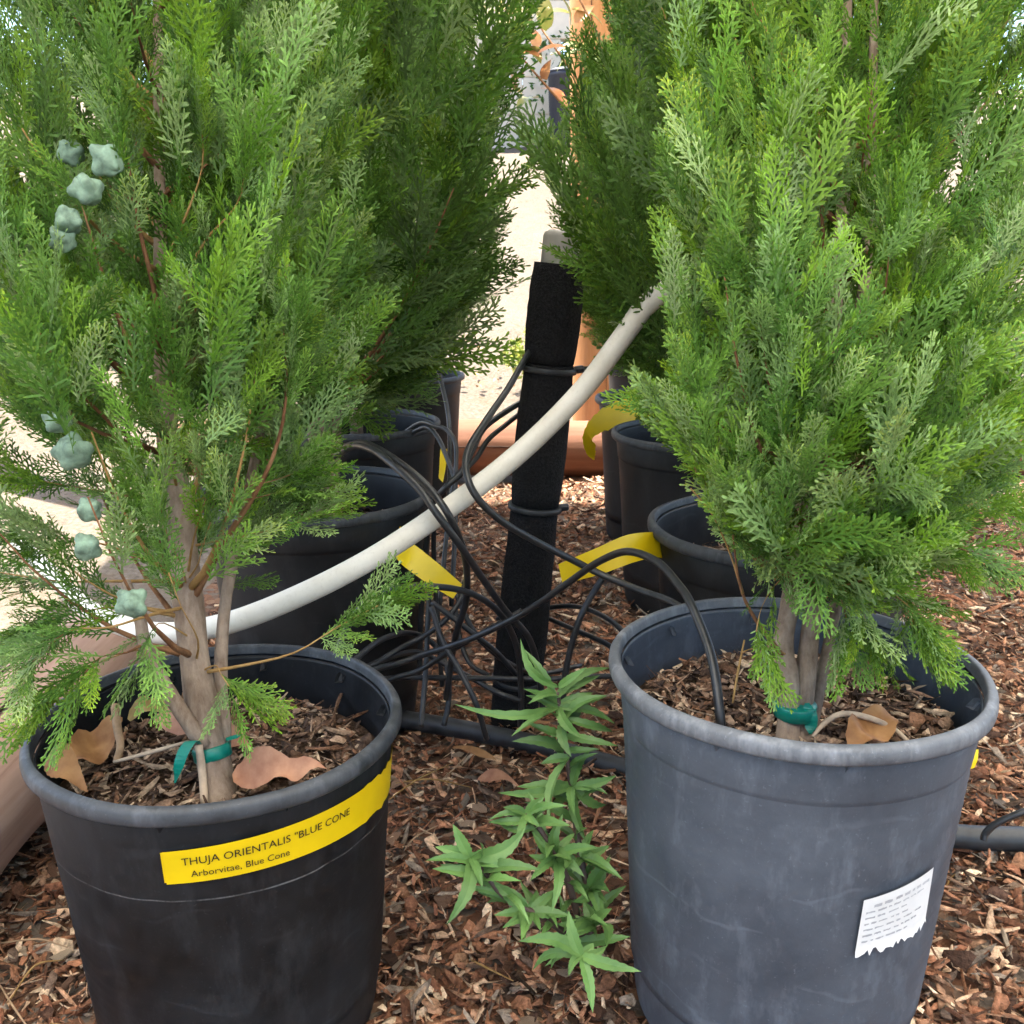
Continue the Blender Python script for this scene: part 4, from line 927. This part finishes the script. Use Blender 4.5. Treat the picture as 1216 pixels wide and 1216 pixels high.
# ------------------------------------------------------------------ weed
def leaf_mesh(p0, p1, w, mat, name='leaf', up=Vector((0, -.35, 1)), arch=.12, serr=.07, fold=.35, n=9, smooth=True, bend=0.0):
    p0, p1 = Vector(p0), Vector(p1); d = p1 - p0; L = d.length; d.normalize(); s = d.cross(up); s.normalize(); nn = s.cross(d)
    V = []; F = []
    for i in range(n + 1):
        t = i / n; ww = w * (math.sin(math.pi * min(1, t * .93 + .07) ** .8) ** .85) * (1 if 0 < i < n else .08)
        ww *= 1 + (serr if i % 2 else -serr)
        c = p0 + d * (L * t) + nn * (arch * L * math.sin(math.pi * t)) + s * (bend * L * math.sin(math.pi * t))
        V += [c + s * ww + nn * ww * fold, c, c - s * ww + nn * ww * fold]
    for i in range(n):
        a = 3 * i; F += [(a, a + 1, a + 4, a + 3), (a + 1, a + 2, a + 5, a + 4)]
    return mesh_np(name, V, F, mat, smooth)
def cpx(x, y): return 420 + x / 2.6667, 760 + y / 2.6667
wb = G(712, 1085, .012)
weed = empty('weed', wb, 'leafy green weed with lance shaped leaves growing against the grey pot', 'plant')
rgw = np.random.default_rng(8)
def S(lst): return [P(*cpx(x, y), d) for x, y, d in lst]
stems = [[(735, 1000, 1.03), (755, 870, 1.035), (742, 790, 1.04), (712, 650, 1.05), (695, 500, 1.06), (672, 350, 1.065), (655, 240, 1.065), (645, 165, 1.065)],
         [(735, 1000, 1.03), (660, 920, .99), (560, 860, .96), (480, 815, .96), (420, 745, .96), (375, 690, .955)],
         [(735, 1000, 1.03), (690, 800, 1.01), (645, 690, 1.0), (590, 600, 1.0), (545, 550, 1.0)],
         [(735, 1000, 1.03), (730, 990, .97), (722, 998, .93)]]
for st in stems: tube('stem', S(st), [.0042, .0035, .0022], M['weed_stem'], weed, 8, 5)
LV = []
def cl_(cx, cy, d, tips, w=.009):
    for t in tips: LV.append(((cx, cy, d), (t[0], t[1], d + (t[2] if len(t) > 2 else 0)), t[3] if len(t) > 3 else w))
cl_(648, 150, 1.062, [(528, -5, .0, .0095), (740, 85, -.02)])
cl_(640, 185, 1.062, [(530, 22, .01, .0095), (815, 88, .02, .0105)])
cl_(648, 215, 1.062, [(318, 203, -.02, .0115), (498, 306, -.05, .0095), (726, 312, -.04, .0105), (800, 178, .03), (828, 266, .0, .009), (560, 275, .03)])
cl_(668, 250, 1.06, [(690, 372, -.03, .012), (820, 290, .02), (720, 200, .03)])
cl_(684, 372, 1.055, [(624, 588, -.05, .0125), (592, 392, .0, .0085)])
cl_(692, 465, 1.055, [(455, 484, -.01, .0095), (832, 430, .0, .011), (748, 352, .02, .009), (736, 640, -.03, .010), (800, 522, .02), (620, 540, .03), (700, 560, -.04)])
cl_(370, 688, .955, [(314, 583, .0, .011), (258, 655, .0, .009), (294, 903, -.04, .0115), (408, 785, -.03, .0085), (547, 590, .01, .0125), (306, 742, .02, .008), (400, 640, -.03, .007), (440, 700, .02, .008)])
cl_(545, 550, 1.0, [(473, 530, .0, .008), (592, 592, -.02, .008), (604, 498, .0, .008), (510, 655, -.03, .008), (470, 570, .02, .007), (590, 540, .03, .008)])
cl_(638, 688, 1.0, [(664, 548, .0, .0105), (563, 605, .0, .0095), (553, 680, -.01, .0085), (558, 762, -.03, .0095), (626, 864, -.05, .0105), (732, 752, -.03, .010), (775, 658, .0, .009), (700, 612, .02, .009)])
cl_(720, 690, 1.04, [(812, 650, .0, .01), (760, 600, .02, .009), (815, 742, -.03, .010), (690, 740, -.03, .009)])
cl_(745, 790, 1.035, [(816, 690, .0, .011), (812, 800, -.03, .011), (690, 830, -.03, .010), (660, 770, -.01, .009), (780, 880, -.05, .010)])
cl_(555, 862, .96, [(438, 758, .0, .0115), (443, 872, -.02, .0095), (470, 912, -.03, .0095), (592, 922, -.03, .0095), (543, 955, -.04, .009), (682, 872, .0, .011), (640, 790, .02, .010), (580, 790, .02, .009)])
cl_(760, 900, 1.0, [(800, 975, -.05, .012), (728, 828, .01, .012), (690, 945, -.03, .011), (640, 900, -.02, .011), (818, 850, -.03, .012), (770, 800, .02, .011), (700, 870, .0, .011), (810, 910, -.05, .011), (650, 960, -.04, .010)])
cl_(720, 1000, .93, [(521, 955, -.01, .011), (680, 855, .01, .010), (912, 1050, -.03, .0105), (757, 1182, -.03, .011), (566, 1047, .02, .0085), (800, 968, .01, .009), (680, 1065, -.02, .0085), (835, 1050, .01, .008), (630, 960, .03, .009), (760, 960, .01, .009)])
for (a, b, w) in LV:
    p0, p1 = P(*cpx(a[0], a[1]), a[2]), P(*cpx(b[0], b[1]), b[2]); w *= rgw.uniform(.46, .62)
    obj('leaf', leaf_mesh(p0, p1, w, M['weed'], up=Vector((rgw.normal(0, .3), -.75 + rgw.normal(0, .2), .8)), arch=rgw.uniform(.02, .2), bend=rgw.normal(0, .07), serr=.09, fold=rgw.uniform(.25, .65), n=15, smooth=False), weed, True)

for si, st in enumerate(stems[:3]):
    sp = spline(S(st), 8); m = len(sp)
    for j in range(4, m - 1, 3):
        tgv = Vector(sp[j + 1] - sp[j]).normalized()
        for sd in (-1, 1):
            if rgw.random() < .12: continue
            az = j * 1.1 + (0 if sd > 0 else math.pi) + rgw.normal(0, .3); side_ = Vector((math.cos(az), .55 * math.sin(az) - .25, rgw.uniform(-.35, .45)))
            dv = (side_ + tgv * .35).normalized(); L_ = rgw.uniform(.034, .066); p0 = Vector(sp[j])
            obj('leaf', leaf_mesh(p0, p0 + dv * L_, L_ * rgw.uniform(.085, .115), M['weed'], up=Vector((rgw.normal(0, .3), -.6, .9)), arch=rgw.uniform(.04, .2), bend=rgw.normal(0, .07), serr=.09, fold=rgw.uniform(.25, .6), n=13, smooth=False), weed, True)

# ------------------------------------------------------------------ dry leaves, sticks in the pots and on the mulch
def dry_leaf(p0, p1, w, mat, label, up, arch, grp=None, fold=.3):
    p0, p1 = Vector(p0), Vector(p1); me = leaf_mesh(p0, p1, w, mat, 'dry_leaf', up=Vector(up), arch=arch, serr=.03, fold=fold, n=16)
    md = (p0 + p1) / 2; q = rgw.uniform(0, 6, 3)
    for v in me.vertices:
        c_ = v.co.copy(); v.co += Vector((math.sin(c_.x * 110 + q[0]), math.sin(c_.y * 120 + q[1]), 2.2 * math.sin(c_.x * 140 + c_.y * 90 + q[2]))) * (w * .14); v.co -= md
    o = obj('dry_leaf', me); o.location = md
    return tag(o, label, 'leaf', grp)
dry_leaf(P(80, 905, .97), P(145, 850, 1.03), .019, M['dry1'], 'cupped orange tan dry leaf leaning on the inner wall of the pot', (-.1, -1, .5), -.15)
dry_leaf(P(58, 895, .92), P(106, 935, .90), .014, M['dry1'], 'small curled tan dry leaf by the rim of the printed label pot', (.3, -.8, .8), .12)
dry_leaf(P(275, 918, .94), P(388, 912, .93), .017, M['dry2'], 'large pinkish brown dry leaf at the front of the cone tree trunk', (0, -.75, .8), .10)
dry_leaf(P(188, 845, 1.02), P(305, 893, .99), .016, M['dry2'], 'pinkish brown dry leaf lying behind the cone tree trunk', (0, -.6, 1), .06)
dry_leaf(P(150, 850, 1.05), P(215, 832, 1.06), .011, M['dry3'], 'olive yellow dry leaf behind the side stem of the cone tree', (0, -.7, 1), .1)
dry_leaf(P(1005, 885, .88), P(1065, 850, .92), .016, M['dry1'], 'brown dry leaf on the soil of the weathered grey pot', (0, -.5, 1), .1)
o = tube('stick', [P(137, 838, 1.0), P(139, 862, .985), P(143, 885, .97), P(138, 905, .955)], [.005, .0045, .004, .0035], M['stick'], None, 8, 4); tag(o, 'grey brown stub of a stick standing among the dry leaves', 'stick')
o = tube('stick', [P(135, 905, .945), P(180, 893, .95), P(225, 880, .96)], [.0016, .0022, .0014], M['driedroot'], None, 6, 4); tag(o, 'thin pale stick lying on the soil against the cone tree trunk', 'stick')
o = tube('stake', [P(236, 885, .935), P(240, 915, .935), P(243, 955, .93)], [.004, .0042, .004], M['driedroot'], None, 8, 4); tag(o, 'thin pale stake tied against the cone tree trunk', 'stake')
o = tube('dry_root', [P(965, 875, .89), P(980, 858, .90), P(1000, 848, .905), P(1030, 852, .90), P(1060, 865, .895), P(1078, 880, .89)], [.0015, .0028, .003, .0028, .002], M['driedroot'], None, 8, 5); tag(o, 'bleached arching root on the soil of the weathered grey pot', 'root')
o = tube('stick', [P(884, 760, .96), P(876, 800, .95), P(870, 835, .94)], [.001, .0014, .001], M['twig_tan'], None, 6, 4); tag(o, 'thin dead twig upright in the soil of the weathered grey pot', 'stick')
grp = 'dry twigs and straw lying on the mulch'
TWL = ['long slanting dry twig beside the yellow strip of the black pot', 'short dry twig just in front of the thick supply pipe', 'level dry straw on the mulch between the weed and the black pot',
       'level pale straw beside the border log and the black pot', 'slanting pale straw left lying below the border log', 'steep pale straw near the foot of the black pot', 'bent tan straw touching the foot of the black pot',
       'dry twig on the mulch behind the thick pipe and short tube', 'dry twig on the mulch above the white paper sticker', 'dry twig between the weed and the side of the black pot',
       'thin twig leaning by the supply pipe behind the weed', 'dry twig under the low branches of the dense twin stemmed tree', 'dry twig on the mulch in front of the weed']
for i, (a, b) in enumerate([((455, 955), (540, 905)), ((520, 930), (560, 890)), ((470, 930), (560, 935)), ((0, 1120), (80, 1125)), ((10, 1190), (75, 1140)), ((0, 1170), (40, 1230)), ((60, 1215), (115, 1222)), ((1150, 935), (1210, 905)), ((1120, 1060), (1190, 1045)), ((480, 1010), (520, 980)), ((655, 960), (640, 900)), ((1130, 700), (1200, 690)), ((560, 1140), (610, 1165))]):
    p, q = G(*a, .022), G(*b, .028); m = (p + q) / 2 + Vector((rgw.normal(0, .008), rgw.normal(0, .008), .006))
    o = tube('twig', [p, m, q], [.0008, .0014, .0006], M['stick'] if i % 2 else M['twig_tan'], None, 6, 5); tag(o, TWL[i], 'twig', grp)
for i, (a, b, w, m) in enumerate([((536, 890), (590, 905), .009, 'dry1'), ((565, 925), (618, 932), .011, 'dry2'), ((612, 870), (655, 858), .008, 'dry1')]):
    p, q = G(*a, .028), G(*b, .032); dry_leaf(p, q, w, M[m], ['narrow pale dry leaf on the mulch beside the supply pipe', 'wide pale bark flake on the mulch in front of the supply pipe', 'curled reddish dry leaf behind the supply pipe'][i], (0, -.2, 1), .12)
rgl = np.random.default_rng(90)
for i in range(46):
    x, y = float(rgl.normal(-.08, .22)), float(rgl.uniform(3.8, 5.4)); a = rgl.uniform(0, 6.28); l = rgl.uniform(.03, .06); z = gz(x, y) + .006
    dry_leaf((x, y, z - .003), (x + l * math.cos(a), y + l * math.sin(a), z + .196 * l * math.sin(a) + .002), l * .28, M['dry1'] if i % 3 else M['dry3'], 'fallen tan leaf on the pale gravel behind the log', (0, -.2, 1), .15, 'fallen leaves on the pale gravel')

# ------------------------------------------------------------------ broad-leaved shrub in the pot by the post
(cx, cy), Rr, H, z0 = POTS['R5']
sh = empty('broadleaf_shrub', (cx, cy, pots['R5'][1] - .02), 'shrub with olive and reddish broad leaves and cream flowers', 'shrub')
rgb = np.random.default_rng(15); s0 = Vector((cx, cy, pots['R5'][1] - .03))
ends = [P(640, 30, 3.15), P(612, 60, 3.1), P(668, -40, 3.2), P(760, -60, 3.3), P(700, 40, 3.3), P(820, 60, 3.4)]
for e in ends:
    mid = s0.lerp(e, .55) + Vector((.10, 0, .12)); tube('branch', [s0, s0.lerp(mid, .6) + Vector((.02, 0, .05)), mid, e], [.011, .008, .006, .003], M['twig'], sh, 7, 5)
    for j in range(9):
        b = e + Vector((rgb.normal(0, .03), rgb.normal(0, .03), -.02 - .035 * j * rgb.random())); d = Vector((rgb.normal(0, 1) - .3, rgb.normal(-.3, .6), rgb.normal(.1, .6))).normalized()
        obj('leaf', leaf_mesh(b, b + d * rgb.uniform(.09, .14), rgb.uniform(.018, .028), M['broad'] if rgb.random() < .65 else M['redleaf'], up=Vector((rgb.normal(0, .4), -.5, 1)), arch=.12, serr=0, fold=.25), sh, True)
fl = P(608, 14, 3.12); V = []; F = []
for j in range(260):
    c = np.array(fl) + rgb.normal(0, 1, 3) * np.array([.05, .04, .045]); r = rgb.uniform(.004, .008); b = len(V)
    for q in ((1, 0, 0), (-1, 0, 0), (0, 1, 0), (0, -1, 0), (0, 0, 1), (0, 0, -1)): V.append(c + r * np.array(q))
    F += [(b, b + 2, b + 4), (b + 2, b + 1, b + 4), (b + 1, b + 3, b + 4), (b + 3, b, b + 4), (b + 2, b, b + 5), (b + 1, b + 2, b + 5), (b + 3, b + 1, b + 5), (b, b + 3, b + 5)]
tag(obj('flower_cluster', mesh_np('flower_cluster', V, F, M['flower']), sh, True), kind='stuff')
tube('branch', [ends[1], fl + Vector((.02, 0, -.02)), fl], [.003, .0025, .002], M['twig'], sh, 6, 4)

# ------------------------------------------------------------------ background: wall, bin, shrubs, trees
def leafy(root, name, c, rad, n, size, cols_, rg, zsq=1.0):
    """cloud of small bent leaves through an uneven crown volume"""
    lob = [(rg.normal(0, .5, 3) * np.array([1, 1, .8]), rg.uniform(.4, .7)) for _ in range(9)]
    pick = rg.integers(0, 9, n); dv = rg.normal(0, 1, (n, 3)); dv /= np.linalg.norm(dv, axis=1)[:, None]; rr = rg.uniform(.45, 1, n) ** .5
    pos = np.array([lob[k][0] for k in pick]) + dv * (np.array([lob[k][1] for k in pick]) * rr)[:, None]
    pos = pos * np.array(rad) + np.array(c)
    RM = rotm(rg.uniform(0, 6.28, n), rg.uniform(0, 6.28, n), rg.uniform(0, 6.28, n)); base = np.array([(-.5, 0, 0), (0, .24, .08), (.5, 0, 0), (0, -.24, .08)])
    W = np.einsum('nij,vj->nvi', RM, base) * (size * rg.uniform(.6, 1.3, n))[:, None, None] + pos[:, None, :]
    F = np.array([(0, 1, 2), (0, 2, 3)]); FF = (F[None] + (np.arange(n) * 4)[:, None, None]).reshape(-1, 3)
    C = np.repeat(np.array(cols_)[rg.integers(0, len(cols_), n)] * rg.uniform(.7, 1.3, (n, 1)), 4, 0)
    return tag(obj(name, mesh_np(name, W.reshape(-1, 3), FF, M['foliage'], colr=C), root, True), kind='stuff')
rgz = np.random.default_rng(77)
WY = 16.0; wz = gz(0, WY)
wall = empty('concrete_wall', (-1.6, WY, wz), 'pale concrete wall at the top of the gravel slope', 'wall')
def box(name, c, s, mat, parent, bev=.01):
    bm = bmesh.new(); bmesh.ops.create_cube(bm, size=1); bmesh.ops.scale(bm, vec=s, verts=bm.verts)
    bmesh.ops.bevel(bm, geom=bm.edges[:], offset=bev, segments=2, affect='EDGES'); bmesh.ops.translate(bm, vec=c, verts=bm.verts)
    me = bpy.data.meshes.new(name); bm.to_mesh(me); bm.free(); me.materials.append(mat); return obj(name, me, parent, True)
for j in range(5):
    for i in range(6):
        box('block', (-3.55 + i * .78 + (.2 if j % 2 else 0), WY, wz - .1 + .26 + j * .53), (.774, .24, .524), M['concrete'], wall, .012)
box('coping', (-1.6, WY, wz - .1 + 2.72), (4.8, .34, .12), M['concrete'], wall, .015)
binr = empty('plastic_bin', (.82, 15.4, gz(.8, 15.4)), 'dark blue plastic bin standing by the pale wall', 'bin')
V, F = lathe_arrays([(.001, .02), (.22, .02), (.235, .0), (.25, .02), (.29, .95), (.31, .96), (.31, 1.02), (.27, 1.03), (.24, .3), (.001, .28)], 32); bo = obj('body', mesh_np('body', V, F, M['binblue'], True), binr)
V, F = lathe_arrays([(.001, 1.10), (.2, 1.085), (.315, 1.045), (.32, 1.02), (.30, 1.018)], 32); obj('lid', mesh_np('lid', V, F, M['binblue'], True), binr)
GB = [(.05, .12, .025), (.08, .17, .035), (.035, .085, .02)]; YB = [(.30, .34, .05), (.2, .28, .05), (.36, .36, .09)]
def shrub(c, rad, n, size, cols_, label, cat='shrub'):
    root = empty('shrub', (c[0], c[1], gz(c[0], c[1])), label, cat); zb_ = gz(c[0], c[1])
    for k in range(4):
        a = k * 1.6; tube('stem', [(c[0], c[1], zb_ - .02), (c[0] + rad[0] * .25 * math.cos(a), c[1] + rad[1] * .25 * math.sin(a), zb_ + rad[2] * .6), (c[0] + rad[0] * .5 * math.cos(a), c[1] + rad[1] * .5 * math.sin(a), zb_ + rad[2] * 1.2)], [.012, .009, .004], M['twig'], root, 6, 4)
    leafy(root, 'leaves', (c[0], c[1], zb_ + rad[2]), rad, n, size, cols_, rgz); return root
shrub((.09, 4.7), (.09, .12, .13), 700, .03, YB, 'small yellow green shrub on the gravel beyond the log')
shrub((.28, 15.3), (.22, .2, .16), 900, .05, GB, 'low dark green shrub at the foot of the pale wall')
shrub((1.3, 17.2), (1.2, .8, 1.6), 5000, .12, GB, 'tall green shrub beyond the dark blue bin')
shrub((-2.6, 17.6), (1.6, .8, 1.9), 4000, .13, GB, 'tall green shrub behind the pale wall')
def bgtree(x, y, h, label):
    z = gz(x, y); root = empty('tree', (x, y, z), label, 'tree')
    tube('trunk', [(x, y, z - .1), (x + .1, y, z + h * .3), (x, y, z + h * .75)], [.16, .12, .05], M['bark'], root, 10, 5)
    for k in range(6):
        a = k * 1.05; tube('limb', [(x + .05, y, z + h * .35), (x + .8 * math.cos(a), y + .8 * math.sin(a), z + h * .55), (x + 1.5 * math.cos(a), y + 1.5 * math.sin(a), z + h * .75)], [.06, .04, .015], M['bark'], root, 7, 4)
    leafy(root, 'crown', (x, y, z + h * .68), (2.0, 2.0, h * .34), 9000, .16, GB, rgz)
bgtree(-3.5, 24, 5.5, 'broad green tree rising far behind the pale wall')
bgtree(3.5, 23, 5.0, 'green tree far up the slope beyond the tall shrub')
print('tris', sum(len(m.polygons) for m in bpy.data.meshes), len(bpy.data.objects))
